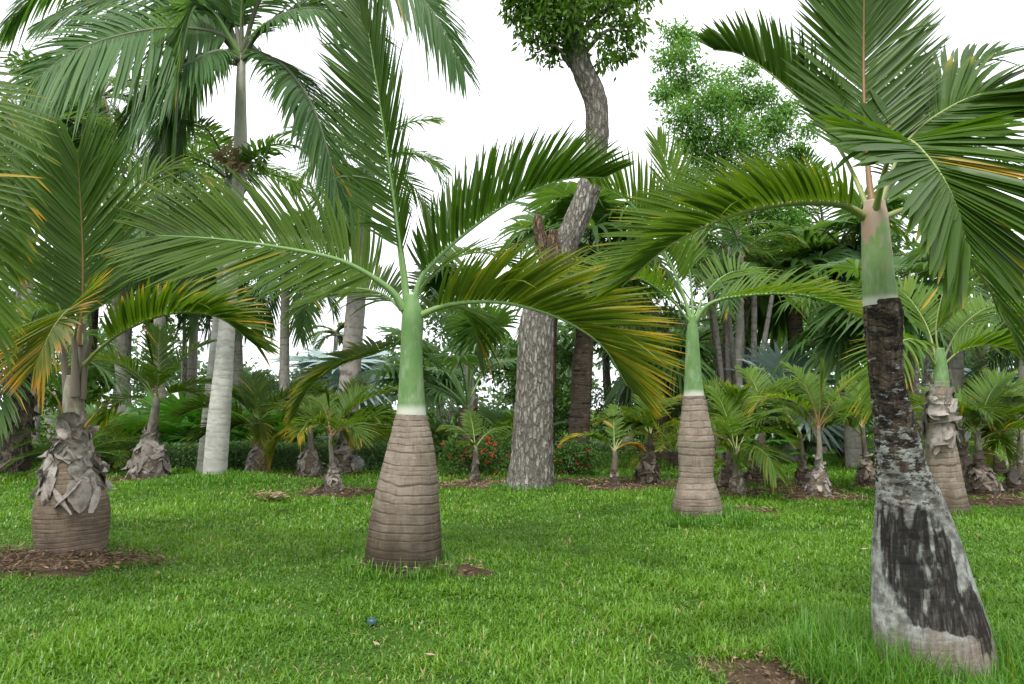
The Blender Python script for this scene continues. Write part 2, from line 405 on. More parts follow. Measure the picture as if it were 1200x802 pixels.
def ring_trunk_mat(name, c0=(.235, .195, .155), c1=(.135, .108, .083), dark=(.06, .042, .03), low=None, lowz=(.1, .5), pale=.25):
    t = NT(name); co = t.coord(); rg = t.attr('ring')
    n1 = t.noise(co, 4.5, 5, .65); n2 = t.noise(t.coord((38, 38, 5)), 1.0, 4, .6); n3 = t.noise(t.coord((7, 7, 60)), 1., 3, .6)
    col = t.mix(t.smooth(n1, .3, .72), c1, c0)
    col = t.mix(t.math('MULTIPLY', t.smooth(n2, .48, .74), .48), col, (.075, .055, .04))
    col = t.mix(t.math('MULTIPLY', t.smooth(n3, .5, .75), .35), col, (.36, .30, .235))
    col = t.mix(t.math('MULTIPLY', t.smooth(t.noise(co, 11, 4), .62, .74), pale), col, (.45, .44, .38))
    col = t.mix(t.math('MULTIPLY', t.smooth(rg, .15, .8), .85), col, dark)
    if low:
        hh = t.attr('hh'); m = t.math('ADD', hh, t.math('MULTIPLY', t.math('SUBTRACT', t.noise(t.coord((1.6, 1.6, .8)), 3, 4), .5), .55))
        f = t.n('ShaderNodeMapRange', interpolation_type='SMOOTHSTEP'); t.l(m, f.inputs[0]); f.inputs[1].default_value = lowz[0]; f.inputs[2].default_value = lowz[1]; f.inputs[3].default_value = .9; f.inputs[4].default_value = 0.
        col = t.mix(f.outputs[0], col, low)
    bh = t.math('ADD', t.math('MULTIPLY', n2, .6), t.math('MULTIPLY', n3, .5))
    return t.finish(col, .85, bump=bh, bstr=.7, bdist=.012, spec=.06)
TRUNK_B = ring_trunk_mat('ringed_bottle_trunk', low=(.034, .025, .016), lowz=(.14, .66))
TRUNK_C = ring_trunk_mat('brown_bottle_trunk', c0=(.19, .148, .108), c1=(.10, .077, .055), pale=.12)
TRUNK_D = ring_trunk_mat('grey_bottle_trunk', c0=(.26, .215, .17), c1=(.16, .128, .098), low=(.07, .056, .04), lowz=(.0, .38))
TRUNK_G = ring_trunk_mat('grey_palm_trunk', c0=(.33, .31, .28), c1=(.22, .205, .18), dark=(.12, .105, .09))
TRUNK_K = ring_trunk_mat('dark_palm_trunk', c0=(.10, .075, .055), c1=(.05, .038, .028), dark=(.02, .016, .012), pale=.08)

def royal_mat():
    t = NT('royal_palm_trunk'); co = t.coord(); rg = t.attr('ring')
    n1 = t.noise(co, 3, 5); n2 = t.noise(t.coord((4, 4, 22)), 1, 4)
    col = t.mix(t.smooth(n1, .3, .7), (.27, .27, .235), (.42, .415, .375))
    col = t.mix(t.math('MULTIPLY', t.smooth(n2, .52, .68), .5), col, (.21, .20, .17))
    col = t.mix(t.math('MULTIPLY', t.smooth(t.noise(co, 9, 4), .60, .72), .5), col, (.17, .19, .14))
    col = t.mix(t.math('MULTIPLY', rg, .6), col, (.15, .14, .12))
    return t.finish(col, .85, bump=n2, bstr=.5, bdist=.01, spec=.2)
ROYAL = royal_mat()

def lichen_mat():
    t = NT('lichen_bottle_trunk'); co = t.coord(); rg = t.attr('ring'); hh = t.attr('hh')
    fine = t.noise(co, 26, 5, .65); med = t.noise(t.coord((1, 1, 1.6)), 9, 5, .6); st = t.noise(t.coord((46, 46, 5)), 1, 4, .6)
    brown = t.mix(t.smooth(st, .35, .7), (.055, .040, .03), (.15, .115, .085))
    dark = t.mix(t.smooth(fine, .4, .7), (.018, .015, .013), (.06, .048, .038))
    lich = t.mix(t.smooth(t.noise(co, 14, 4), .35, .65), (.135, .135, .12), (.36, .365, .335))
    lich = t.mix(t.math('MULTIPLY', t.smooth(st, .55, .8), .5), lich, (.17, .16, .14))
    base = t.mix(t.smooth(st, .3, .75), (.14, .118, .095), (.235, .205, .17))
    fleck = t.noise(t.coord((1, 1, 2.4)), 13, 6, .7)
    up = t.smooth(t.math('ADD', hh, t.math('MULTIPLY', t.math('SUBTRACT', med, .5), .35)), .36, .52)
    col = t.mix(up, lich, t.mix(t.smooth(med, .44, .60), dark, brown))
    lf = t.n('ShaderNodeMapRange'); t.l(hh, lf.inputs[0]); lf.inputs[1].default_value = .44; lf.inputs[2].default_value = .95; lf.inputs[3].default_value = .44; lf.inputs[4].default_value = .64
    col = t.mix(t.math('MULTIPLY', t.smooth(t.math('SUBTRACT', fleck, lf.outputs[0]), -.01, .04), up), col, lich)
    col = t.mix(t.math('MULTIPLY', t.smooth(st, .56, .72), .55), col, (.10, .09, .075))
    bm = t.math('ADD', hh, t.math('MULTIPLY', t.math('SUBTRACT', t.noise(t.coord((6, 6, .7)), 2.2, 4), .5), .12))
    col = t.mix(t.math('SUBTRACT', 1., t.smooth(bm, .13, .20)), col, base)
    sm = t.math('ADD', t.attr('stain'), t.math('ADD', t.math('MULTIPLY', t.math('SUBTRACT', st, .5), .9), t.math('MULTIPLY', t.math('SUBTRACT', fine, .5), .5)))
    col = t.mix(t.math('MULTIPLY', t.smooth(sm, .26, .70), .95), col, t.mix(t.smooth(st, .48, .74), (.016, .014, .012), (.10, .09, .078)))
    col = t.mix(t.math('MULTIPLY', t.smooth(rg, .2, .9), .95), col, (.02, .016, .013))
    bh = t.math('ADD', t.math('MULTIPLY', fine, .8), t.math('MULTIPLY', st, .6))
    return t.finish(col, .88, bump=bh, bstr=.9, bdist=.014, spec=.06)
LICHEN = lichen_mat()

def shaft_mat(name, g0=(.080, .165, .045), g1=(.115, .215, .065), wax=(.42, .44, .36), dry=None):
    t = NT(name); hh = t.attr('hh'); st = t.noise(t.coord((55, 55, 2.2)), 1, 3); n = t.noise(t.coord(), 5, 4)
    col = t.mix(t.smooth(n, .3, .7), g0, g1); col = t.mix(t.math('MULTIPLY', t.smooth(st, .5, .8), .35), col, (.20, .29, .14)); col = t.mix(t.math('MULTIPLY', t.smooth(t.noise(t.coord((3, 3, 1.2)), 3, 5, .65), .48, .70), .55), col, (.26, .31, .21)); col = t.mix(t.math('MULTIPLY', t.smooth(t.noise(t.coord((9, 9, 1.5)), 3, 4), .64, .72), .6), col, (.20, .13, .07))
    e = t.math('ADD', hh, t.math('MULTIPLY', t.math('SUBTRACT', n, .5), .05))
    col = t.mix(t.math('SUBTRACT', 1., t.smooth(e, .035, .11)), col, wax)
    if dry:
        d = t.math('ADD', hh, t.math('MULTIPLY', t.math('SUBTRACT', t.noise(t.coord((2.5, 2.5, 1)), 3.2, 3, .5, .6), .5), 1.7))
        col = t.mix(t.smooth(d, .56, .66), col, t.mix(t.smooth(st, .35, .65), (.30, .20, .13), (.27, .22, .165)))
        col = t.mix(t.math('MULTIPLY', t.smooth(t.noise(t.coord((2, 2, .5)), 6, 3), .57, .68), .45), col, (.32, .31, .25))
    return t.finish(col, .5, bump=st, bstr=.15, bdist=.004, spec=.35)
SHAFT = shaft_mat('green_crownshaft'); SHAFT_A = shaft_mat('peeling_crownshaft', (.095, .175, .045), (.14, .23, .07), dry=True)
SHAFT_R = shaft_mat('grey_crownshaft', (.36, .36, .28), (.46, .45, .37), wax=(.34, .36, .27))
SHAFT_Y = shaft_mat('brown_sheath', (.10, .082, .06), (.20, .165, .125), wax=(.12, .10, .075))
SHAFT_K = shaft_mat('dark_sheath', (.06, .045, .03), (.11, .08, .055), wax=(.08, .06, .04))

def boot_mat(name, c0, c1, edge):
    t = NT(name); rn = t.attr('rn'); st = t.noise(t.coord((30, 30, 30)), 1, 5, .7); n = t.noise(t.coord(), 14, 4)
    col = t.mix(rn, c0, c1); col = t.mix(t.math('MULTIPLY', t.smooth(n, .45, .7), .6), col, edge)
    return t.finish(col, .8, bump=st, bstr=.6, bdist=.01, spec=.08, transl=.08)
BOOT = boot_mat('papery_leaf_base', (.15, .13, .11), (.37, .335, .30), (.08, .065, .052))
BOOT_D = boot_mat('brown_leaf_base', (.12, .09, .07), (.28, .235, .195), (.05, .038, .03))

def bark_mat(name, c0, c1, crack, lich=.5):
    t = NT(name); rg = t.attr('ring'); n = t.noise(t.coord((1, 1, .35)), 22, 5, .65); m = t.noise(t.coord(), 3, 4)
    v = t.n('ShaderNodeTexVoronoi'); v.feature = 'DISTANCE_TO_EDGE'
    mp = t.coord((30, 30, 8.5)); wn = t.n('ShaderNodeTexNoise'); wn.inputs['Scale'].default_value = 1.6; t.l(mp, wn.inputs['Vector'])
    mv = t.n('ShaderNodeMix', data_type='VECTOR'); mv.inputs[0].default_value = .6; t.l(mp, mv.inputs[4]); t.l(wn.outputs['Color'], mv.inputs[5])
    t.l(mv.outputs[1], v.inputs['Vector']); v.inputs['Scale'].default_value = 1.2
    e = t.smooth(t.math('ADD', v.outputs['Distance'], t.math('MULTIPLY', t.math('SUBTRACT', n, .5), .25)), .0, .26)
    col = t.mix(t.smooth(n, .3, .7), c1, c0)
    col = t.mix(t.math('MULTIPLY', t.smooth(t.noise(t.coord(), 8, 5, .7), .56, .66), lich), col, (.42, .41, .37))
    col = t.mix(t.math('MULTIPLY', t.smooth(m, .5, .7), .4), col, (.12, .10, .065))
    col = t.mix(t.math('MULTIPLY', t.math('SUBTRACT', 1., e), .8), col, crack)
    col = t.mix(t.math('MULTIPLY', rg, .6), col, crack)
    bh = t.math('ADD', t.math('MULTIPLY', e, 1.), t.math('MULTIPLY', n, .5))
    return t.finish(col, .9, bump=bh, bstr=.8, bdist=.03, spec=.05)
BARK = bark_mat('tree_bark', (.34, .32, .285), (.225, .207, .178), (.085, .075, .062), lich=.28)
BARK_L = bark_mat('light_bark', (.26, .22, .18), (.17, .14, .11), (.07, .055, .045))
BARK_P = bark_mat('palm_stub_bark', (.24, .21, .18), (.13, .105, .085), (.035, .028, .022), lich=.35)
BARK_DK = bark_mat('dark_bark', (.075, .055, .042), (.045, .033, .025), (.015, .012, .01), lich=.08)
DEAD = bark_mat('dead_wood', (.26, .18, .12), (.14, .09, .06), (.04, .03, .02), lich=.1)

def ground_mat():
    t = NT('lawn_soil'); co = t.coord(); n = t.noise(co, 1.3, 5); f = t.noise(co, 25, 4)
    col = t.mix(t.smooth(n, .35, .65), (.026, .060, .010), (.045, .095, .014)); col = t.mix(t.math('MULTIPLY', t.smooth(f, .5, .7), .6), col, (.035, .033, .015))
    return t.finish(col, .95, bump=f, bstr=.6, bdist=.03, spec=.04)
def dirt_mat():
    t = NT('bare_dirt'); co = t.coord(); n = t.noise(co, 5, 5, .65); f = t.noise(co, 60, 4, .7)
    col = t.mix(t.smooth(n, .35, .65), (.045, .030, .019), (.105, .074, .047)); col = t.mix(t.smooth(f, .55, .7), col, (.16, .12, .08))
    return t.finish(col, .95, bump=f, bstr=.9, bdist=.03, spec=.04)
def simple(name, c0, c1, rough=.7, sc=12, spec=.3):
    t = NT(name); n = t.noise(t.coord(), sc, 5); return t.finish(t.mix(t.smooth(n, .35, .65), c0, c1), rough, bump=n, bstr=.3, bdist=.01, spec=spec)
GROUND = ground_mat(); DIRT = dirt_mat()
LITTER = leaf_mat('dry_litter', (.22, .16, .10), (.34, .26, .17), yel=(.30, .22, .13), ora=(.20, .13, .08), dry=(.12, .08, .05), transl=.1, rough=.8, spec=.15)
STONE = simple('grey_stone', (.20, .20, .19), (.33, .32, .30), .9, 7)
TWIG = simple('hedge_twigs', (.04, .075, .025), (.06, .10, .04), .9)
FLOWER = simple('red_flower', (.36, .030, .015), (.42, .09, .025), .6, 20)
CAPM = simple('teal_cap', (.010, .050, .055), (.02, .07, .075), .4, 9, .5)
POT = simple('terracotta', (.30, .11, .06), (.38, .16, .09), .8)
SPEAR = leaf_mat('spear_leaf', (.10, .20, .05), (.15, .27, .07), transl=.15, rough=.4)

# ------------------------------------------------------------------ world, sun, view
w = bpy.data.worlds.new('World'); scene.world = w; w.use_nodes = True
nt = w.node_tree; nt.nodes.clear()
SUN_EL, SUN_AZ = R(62), R(200)
sky = nt.nodes.new('ShaderNodeTexSky'); sky.sky_type = 'NISHITA'; sky.sun_disc = False
sky.sun_elevation = SUN_EL; sky.sun_rotation = SUN_AZ; sky.dust_density = 6; sky.air_density = 1.0
hs = nt.nodes.new('ShaderNodeHueSaturation'); hs.inputs['Saturation'].default_value = .12
mx = nt.nodes.new('ShaderNodeMix'); mx.data_type = 'RGBA'; mx.inputs[0].default_value = .6; mx.inputs[7].default_value = (11, 11.3, 11.8, 1)   # cloud deck
bg = nt.nodes.new('ShaderNodeBackground'); bg.inputs[1].default_value = .108
wo = nt.nodes.new('ShaderNodeOutputWorld')
nt.links.new(sky.outputs[0], hs.inputs['Color']); nt.links.new(hs.outputs[0], mx.inputs[6]); nt.links.new(mx.outputs[2], bg.inputs[0]); nt.links.new(bg.outputs[0], wo.inputs[0])
sd = bpy.data.lights.new('sun', 'SUN'); sd.energy = 1.5; sd.angle = R(11); sd.color = (1, .97, .92)
so = bpy.data.objects.new('sun', sd); COL.objects.link(so)
so.rotation_euler = (math.pi/2-SUN_EL, 0, math.pi-SUN_AZ)
so.location = (0, 0, 30)
vs = scene.view_settings; vs.view_transform = 'Standard'; vs.look = 'None'; vs.gamma = 1; vs.use_curve_mapping = False; vs.exposure = 1.15
scene.cycles.max_bounces = 6; scene.cycles.diffuse_bounces = 3; scene.cycles.transmission_bounces = 4; scene.cycles.glossy_bounces = 2

# ------------------------------------------------------------------ hero bottle palms
def frame(root_Y):
    """frond path from photo pixels with depth offsets towards (-) / away (+) from the camera"""
    return lambda *q: [P(x, y, root_Y+d) for x, y, d in q]
VW = np.array([0, -1., 0]); UPV = np.array([0, 0, 1.]); RT = np.array([1., 0, 0])
def N_(r, u, t): return RT*r+UPV*u+VW*t
def groundpt(px, py):
    p = G(px, py); p[2] = float(gh(p[0], p[1])); return p

# ---- centre palm
MOUNDS += [(-5.25, 14.7, .22, 1.3), (2.5, 10.45, .10, .8), (1.5, 12.2, .07, 1.5), (-1.0, 7.3, .06, .8)]
YB = 7.26
b0 = P(472, 672, YB)
tB = thing('bottle_palm', 'large bottle palm with green crownshaft and broad ringed brown trunk amid the lawn', 'palm tree', b0)
cen, rad = rowsC([(690, 427, 517), (668, 428, 516), (640, 430, 517), (600, 436, 515), (560, 445, 513), (520, 455, 508), (500, 460, 503), (486, 464, 500)], YB)
part('trunk', trunk_mesh('trunk', b0, cen, rad, TRUNK_B, ns=112, nr=340, ring=.0045, ringgap=.056, seed=1), tB)
cen, rad = rowsC([(488, 464.5, 500), (470, 466.5, 498), (440, 468, 496), (400, 470, 495), (375, 470, 497), (358, 473, 493), (345, 477, 488)], YB)
part('crownshaft', trunk_mesh('crownshaft', b0, cen, rad, SHAFT, ns=40, nr=60, seed=2, wob=.01), tB)
f = frame(YB)
kw = dict(mat=LEAF, rib=RIB_G)
frond(tB, f((478, 365, 0), (474, 320, 0), (463, 240, -.05), (450, 150, -.1), (438, 75, -.1), (424, -12, 0)), N_(-.55, .1, .85), N_(-.45, .1, .9), L=.80, n=84, lift=.50, fwd=(.95, .40), droop=.04, w=.0185, t0=.17, lprof=([0, .12, .35, .65, .88, 1], [.5, .8, 1, 1, .8, .6]), r0=.024, tipage=.06, seed=1, **{**kw, 'mat': LEAF_A})
frond(tB, f((484, 362, 0), (496, 322, .0), (540, 278, .05), (600, 236, .1), (660, 211, .15), (712, 208, .2)), N_(-.62, .7, .25), N_(.1, 1, .25), L=.76, n=74, lift=1.02, fwd=(1.2, .5), droop=.02, w=.0195, t0=.14, r0=.026, tipage=.16, seed=2, **{**kw, 'mat': LEAF_A})
frond(tB, f((488, 372, 0), (528, 357, -.1), (590, 355, -.25), (655, 373, -.4), (705, 405, -.5), (735, 452, -.5)), N_(.18, .96, .3), N_(.85, .45, .35), L=.92, n=88, lift=1.15, liftend=.85, fwd=(1.0, .40), droop=.06, w=.018, t0=.1, r0=.026, age=.22, tipage=.16, seed=3, **kw)
frond(tB, f((473, 362, 0), (455, 338, -.05), (400, 306, -.15), (320, 289, -.3), (250, 280, -.4), (183, 276, -.45)), N_(.1, .6, .85), N_(0, .5, .9), L=.98, n=78, lift=.32, fwd=(1.25, .40), droop=.10, w=.0185, t0=.16, r0=.03, age=.06, tipage=.18, seed=4, **kw)
frond(tB, f((474, 366, .05), (450, 346, .3), (415, 338, .6), (385, 344, .9), (352, 362, 1.1)), N_(-.2, .9, .4), N_(-.4, .7, .5), L=.62, n=52, lift=.3, fwd=(1.2, .5), droop=.12, w=.02, t0=.12, age=.0, tipage=.15, seed=5, **kw)
frond(tB, f((478, 372, .06), (470, 398, .35), (440, 414, .8), (400, 427, 1.0), (365, 452, 1.05), (344, 490, 1.0)), N_(-.15, .95, .3), N_(-.9, .4, .3), L=.42, n=44, lift=.65, fwd=(1.0, .4), droop=.25, w=.022, t0=.22, age=.17, tipage=.32, seed=6, **kw)
frond(tB, f((486, 374, .05), (512, 360, .35), (540, 362, .7), (556, 385, .9), (560, 420, .95)), N_(.2, .9, -.3), N_(.9, .3, -.1), L=.52, n=40, lift=.3, fwd=(1.2, .5), droop=.3, w=.024, t0=.12, age=.04, tipage=.16, seed=7, **kw)
frond(tB, f((482, 362, .04), (500, 330, .4), (540, 300, .9), (580, 300, 1.3), (620, 330, 1.5)), N_(-.2, .9, -.3), N_(.4, .8, -.1), L=.5, n=42, lift=.4, fwd=(1.2, .5), droop=.15, w=.022, t0=.12, age=.06, tipage=.16, seed=8, **kw)
# folded new leaf at the top of the centre palm
frond(tB, f((476, 360, .02), (466, 280, .0), (452, 170, -.02), (436, 70, -.05), (416, -10, -.05)), N_(.8, .1, .4), None, L=.35, n=40, lift=1.35, fwd=(.35, .2), droop=.0, w=.02, t0=.55, r0=.018, tipage=.05, seed=9, name='spear_leaf', mat=LEAF, rib=RIB_G)

# ---- right front palm with lichen
YA = 4.67
a0 = P(1092, 782, YA)
tA = thing('bottle_palm', 'lichen crusted bottle palm with a black stain on its leaning trunk, nearest on the right', 'palm tree', a0)
rowsA = [(805, 1029, 1162), (780, 1030, 1157), (740, 1029, 1150), (700, 1028, 1139), (640, 1027, 1121), (590, 1028, 1103), (550, 1028, 1085), (500, 1026, 1072), (450, 1021, 1059), (400, 1016, 1056), (370, 1013, 1057), (352, 1013, 1053)]
cen, rad = rowsC(rowsA, YA)
def stainA(V, q, th, s):
    x, z = V[..., 0], V[..., 2]
    # stain outline in metres on the trunk front
    zl, zh = P(1080, 764, YA)[2], P(1080, 588, YA)[2]
    t_ = (z-zl)/(zh-zl); X_ = lambda *q: [P(x_, 680, YA)[0] for x_ in q]
    xl = np.interp(t_, [0, .18, .24, .36, .6, 1], X_(1112, 1108, 1050, 1030, 1024, 1024))
    xr = np.interp(t_, [0, .2, .35, .45, .6, .75, .9, 1], X_(1130, 1141, 1135, 1119, 1111, 1104, 1084, 1064))
    m = np.minimum(np.minimum(x-xl, xr-x)/.12, np.minimum(t_, 1-t_)/.22)+.05
    m = np.minimum(m, .75)+2.2*(fbm(V*np.array([11., 11, 3.2])+31, 4)-.5)+1.6*(fbm(V*np.array([40., 40, 7])+3, 3)-.5)
    front = V[..., 1] < YA+.06
    return {'stain': np.clip(m, -1, 1.)*front+(~front)*-.5}
part('trunk', trunk_mesh('trunk', a0, cen, rad, LICHEN, ns=140, nr=420, ring=.011, ringgap=.048, seed=3, extra=stainA, wob=.03, ringwob=.5, ringf=lambda q: np.interp(q, [0, .12, .3, .45, .6, 1], [.25, .2, .18, .35, 1, 1])), tA)
cen, rad = rowsC([(358, 1013, 1052), (330, 1012, 1048), (300, 1011, 1045), (270, 1010, 1042), (250, 1010, 1040), (236, 1014, 1036)], YA)
part('crownshaft', trunk_mesh('crownshaft', a0, cen, rad, SHAFT_A, ns=48, nr=70, seed=4, wob=.035), tA)
f = frame(YA)
kw = dict(mat=LEAF, rib=RIB)
frond(tA, f((1016, 256, 0), (985, 240, -.05), (925, 239, -.12), (860, 252, -.2), (790, 285, -.3), (728, 336, -.35)), N_(.05, .95, .35), N_(-.7, .6, .5), L=.54, n=84, lift=.95, fwd=(1.0, .42), droop=.04, w=.0135, t0=.06, r0=.021, age=.03, tipage=.22, seed=11, **kw)
frond(tA, f((1024, 250, 0), (1018, 205, .1), (1013, 130, .22), (1012, 60, .3), (1013, -40, .3)), N_(-.25, .1, 1), N_(-.2, 0, 1), L=.66, n=84, lift=.14, fwd=(.95, .5), droop=.06, w=.0165, t0=.2, lprof=([0, .12, .35, .65, .88, 1], [.6, .9, 1, .95, .8, .6]), r0=.02, age=.0, tipage=.05, seed=12, mat=LEAF_A, rib=RIB_O)
frond(tA, f((1019, 248, .03), (990, 185, .3), (950, 130, .5), (905, 88, .62), (868, 64, .68), (835, 58, .68)), N_(.55, .8, .25), N_(.2, 1, .2), L=.44, n=64, lift=.98, fwd=(1.2, .5), droop=.0, w=.017, t0=.3, age=.0, tipage=.10, seed=13, **{**kw, 'mat': LEAF_A})
frond(tA, f((1025, 252, -.03), (1040, 190, -.25), (1062, 165, -.55), (1090, 188, -.85), (1115, 228, -1.0), (1135, 290, -1.05)), N_(-.25, .75, .7), N_(.2, .45, .95), L=.60, n=60, lift=.20, fwd=(1.25, .5), droop=.03, w=.025, t0=.3, r0=.018, age=.03, tipage=.24, seed=14, fold=.4, blunt=True, lprof=([0, .12, .35, .65, .88, 1], [.7, .95, 1, .92, .7, .5]), **{**kw, 'mat': LEAF_A})
frond(tA, f((1028, 248, .03), (1050, 160, .5), (1090, 102, .8), (1132, 76, .95), (1172, 62, 1.0)), N_(-.5, .7, .6), N_(-.2, .8, .6), L=.58, n=50, lift=.35, fwd=(1.1, .45), droop=.12, w=.018, t0=.25, age=.0, tipage=.08, seed=15, **{**kw, 'mat': LEAF_A})
frond(tA, f((1028, 250, .02), (1060, 170, .1), (1110, 128, .1), (1165, 108, .02), (1240, 112, -.1)), N_(.3, .7, .6), N_(.2, .8, .6), L=.54, n=58, lift=.1, fwd=(1.2, .5), droop=.10, w=.024, t0=.22, age=.08, tipage=.28, seed=16, blunt=True, **{**kw, 'mat': LEAF_A})
frond(tA, f((1032, 256, .02), (1075, 245, .15), (1120, 280, .28), (1160, 340, .35), (1190, 400, .36), (1215, 468, .3)), N_(.35, .85, .35), N_(.8, .5, .5), L=.55, n=78, lift=.12, fwd=(1.2, .55), droop=.12, w=.0145, t0=.16, age=.04, tipage=.14, seed=17, **{**kw, 'mat': LEAF_A})
frond(tA, f((1027, 248, .05), (1060, 200, .5), (1120, 165, .9), (1180, 190, 1.1), (1225, 240, 1.1)), N_(-.1, .9, .3), N_(.5, .8, .3), L=.5, n=46, lift=.25, fwd=(1.2, .5), droop=.2, w=.018, t0=.2, age=.02, tipage=.15, seed=18, **{**kw, 'mat': LEAF_A})

# ---- left palm with papery leaf bases
YC = 8.2
c0 = P(85, 647, YC)
tC = thing('bottle_palm', 'squat bottle palm with papery grey leaf bases and orange fronds on brown mulch, left', 'palm tree', c0)
rowsCt = [(662, 56, 118), (645, 50, 121), (622, 45, 124), (600, 44, 125), (585, 47, 123), (565, 54, 116), (545, 61, 109), (525, 67, 103), (505, 73, 99), (490, 75, 97)]
cen, rad = rowsC(rowsCt, YC)
part('trunk', trunk_mesh('trunk', c0, cen, rad, TRUNK_C, ns=96, nr=220, ring=.005, ringgap=.055, seed=5), tC)
cs = np.array(cen); rs = np.array(rad)
def cfC(z):
    return np.stack([np.interp(z, cs[:, 2], cs[:, k]) for k in range(3)], -1), np.interp(z, cs[:, 2], rs)
zt = lambda py: P(85, py, YC)[2]
part('leaf_boots', boots_mesh(c0, cfC, zt(574), zt(505), 105, BOOT, length=(.14, .32), width=(.055, .105), seed=3, out=.06, down=.45), tC)
nec, nrad = rowsC([(515, 68, 104), (500, 73, 100), (470, 75, 97), (455, 76, 95), (440, 79, 92)], YC)
part('crownshaft', trunk_mesh('crownshaft', c0, nec, nrad, SHAFT_Y, ns=36, nr=50, seed=6, wob=.05), tC)
f = frame(YC)
frond(tC, f((92, 405, 0), (97, 350, .0), (97, 290, .0), (94, 230, -.05), (91, 180, -.1)), N_(.1, .1, 1), N_(.0, .3, 1), L=1.02, n=84, lift=.15, fwd=(1.05, .35), droop=.06, w=.0205, t0=.14, r0=.019, age=.0, tipage=.10, seed=21, mat=LEAF_A, rib=RIB_O)
frond(tC, f((84, 412, -.02), (92, 365, -.35), (82, 362, -.8), (62, 385, -1.2), (40, 432, -1.4)), N_(-.1, .5, 1), N_(-.35, .5, 1), L=.68, n=62, lift=.15, fwd=(1.25, .42), droop=.04, w=.021, t0=.30, age=.24, tipage=.55, seed=22, mat=LEAF, rib=RIB)
frond(tC, f((97, 430, 0), (118, 408, -.1), (150, 386, -.2), (200, 368, -.3), (255, 372, -.35), (300, 405, -.35)), N_(-.1, 1, .2), N_(.55, .8, .25), L=.62, n=54, lift=.85, fwd=(1.1, .38), droop=.12, w=.024, t0=.2, r0=.02, age=.06, tipage=.42, seed=23, mat=LEAF, rib=RIB)
frond(tC, f((84, 405, .05), (60, 340, .2), (25, 300, .3), (-15, 290, .3), (-60, 310, .3)), N_(.2, .9, .3), None, L=.62, n=48, lift=.45, fwd=(1.1, .4), droop=.2, w=.024, t0=.2, age=.0, tipage=.15, seed=24, mat=LEAF, rib=RIB)
frond(tC, f((94, 405, .06), (112, 320, .5), (150, 240, .9), (190, 200, 1.1), (235, 205, 1.2)), N_(-.4, .7, .5), N_(.2, .9, .4), L=.7, n=50, lift=.25, fwd=(1.1, .4), droop=.2, w=.026, t0=.2, age=.03, tipage=.2, seed=25, mat=LEAF, rib=RIB)
for k, q_ in enumerate((((80, 470, 0), (76, 430, 0), (71, 398, -.05)), ((88, 465, -.06), (88, 420, -.08), (86, 388, -.12)), ((95, 468, 0), (99, 430, 0), (106, 396, -.05)), ((92, 460, .08), (95, 420, .1), (98, 380, .15)))):
    bb = Buf(); c_, _ = spline(f(*q_), 20); tube(bb, c_, np.interp(np.linspace(0, 1, 20), [0, .5, 1], [.05, .036, .022]), 12); me = bb.mesh('leaf_stalk', SHAFT_Y, c0); me.attributes.new('hh', 'FLOAT', 'POINT'); part('leaf_stalk', me, tC)
frond(tC, f((100, 500, -.02), (118, 478, -.1), (128, 472, -.1)), N_(0, 1, .3), None, L=.05, n=3, mat=BOOT, rib=RIB_D, t0=.6, seed=26, name='dead_stalk', age=.4)
frond(tC, f((78, 500, -.05), (68, 470, -.2), (55, 455, -.25)), N_(0, 1, .3), None, L=.05, n=3, mat=BOOT, rib=RIB_D, t0=.6, seed=27, name='dead_stalk', age=.4)

# ---- palm right of centre
YD = 10.4
d0 = P(817, 612, YD)
tD = thing('bottle_palm', 'bottle palm with a pinched ringed waist and green crownshaft, right of the big barked tree', 'palm tree', d0)
cen, rad = rowsC([(624, 786, 848), (612, 787, 847), (595, 788, 846), (578, 791, 842), (562, 795.5, 836), (548, 796, 835.5), (535, 795, 836.5), (518, 794, 837), (490, 798, 831), (464, 800.5, 826)], YD)
part('trunk', trunk_mesh('trunk', d0, cen, rad, TRUNK_D, ns=96, nr=240, ring=.006, ringgap=.07, seed=7, wob=.02), tD)
cen, rad = rowsC([(466, 801, 825.5), (440, 802.5, 822), (400, 804, 819), (385, 805, 818), (370, 808, 815)], YD)
part('crownshaft', trunk_mesh('crownshaft', d0, cen, rad, SHAFT, ns=36, nr=50, seed=8), tD)
f = frame(YD)
kw = dict(mat=LEAF_Y, rib=RIB_G)
frond(tD, f((814, 378, 0), (832, 356, -.1), (870, 347, -.2), (930, 345, -.3), (975, 355, -.35), (1012, 374, -.35)), N_(-.2, .9, .4), N_(.1, .9, .4), L=.62, n=40, lift=.7, fwd=(1.0, .4), droop=.10, w=.020, t0=.18, r0=.026, age=.17, tipage=.15, seed=31, **kw)
frond(tD, f((810, 376, 0), (795, 330, .05), (770, 280, .1), (735, 235, .15), (690, 214, .15)), N_(.5, .85, .1), N_(-.1, 1, .1), L=.85, n=46, lift=1.0, fwd=(1.1, .6), droop=.0, w=.02, t0=.2, r0=.024, age=.06, tipage=.22, seed=32, **kw)
frond(tD, f((808, 378, 0), (785, 350, -.15), (745, 325, -.4), (700, 322, -.6), (655, 335, -.7)), N_(.1, .95, .3), N_(-.3, .9, .3), L=.6, n=40, lift=.6, fwd=(1.1, .4), droop=.12, w=.02, t0=.22, age=.14, tipage=.3, seed=33, **kw)
frond(tD, f((812, 372, 0), (808, 320, .1), (795, 260, .2), (785, 205, .2), (770, 165, .2)), N_(.4, .2, .9), N_(.2, .2, .9), L=.7, n=40, lift=.3, fwd=(.9, .35), droop=.1, w=.02, t0=.25, age=.0, tipage=.12, seed=34, **kw)
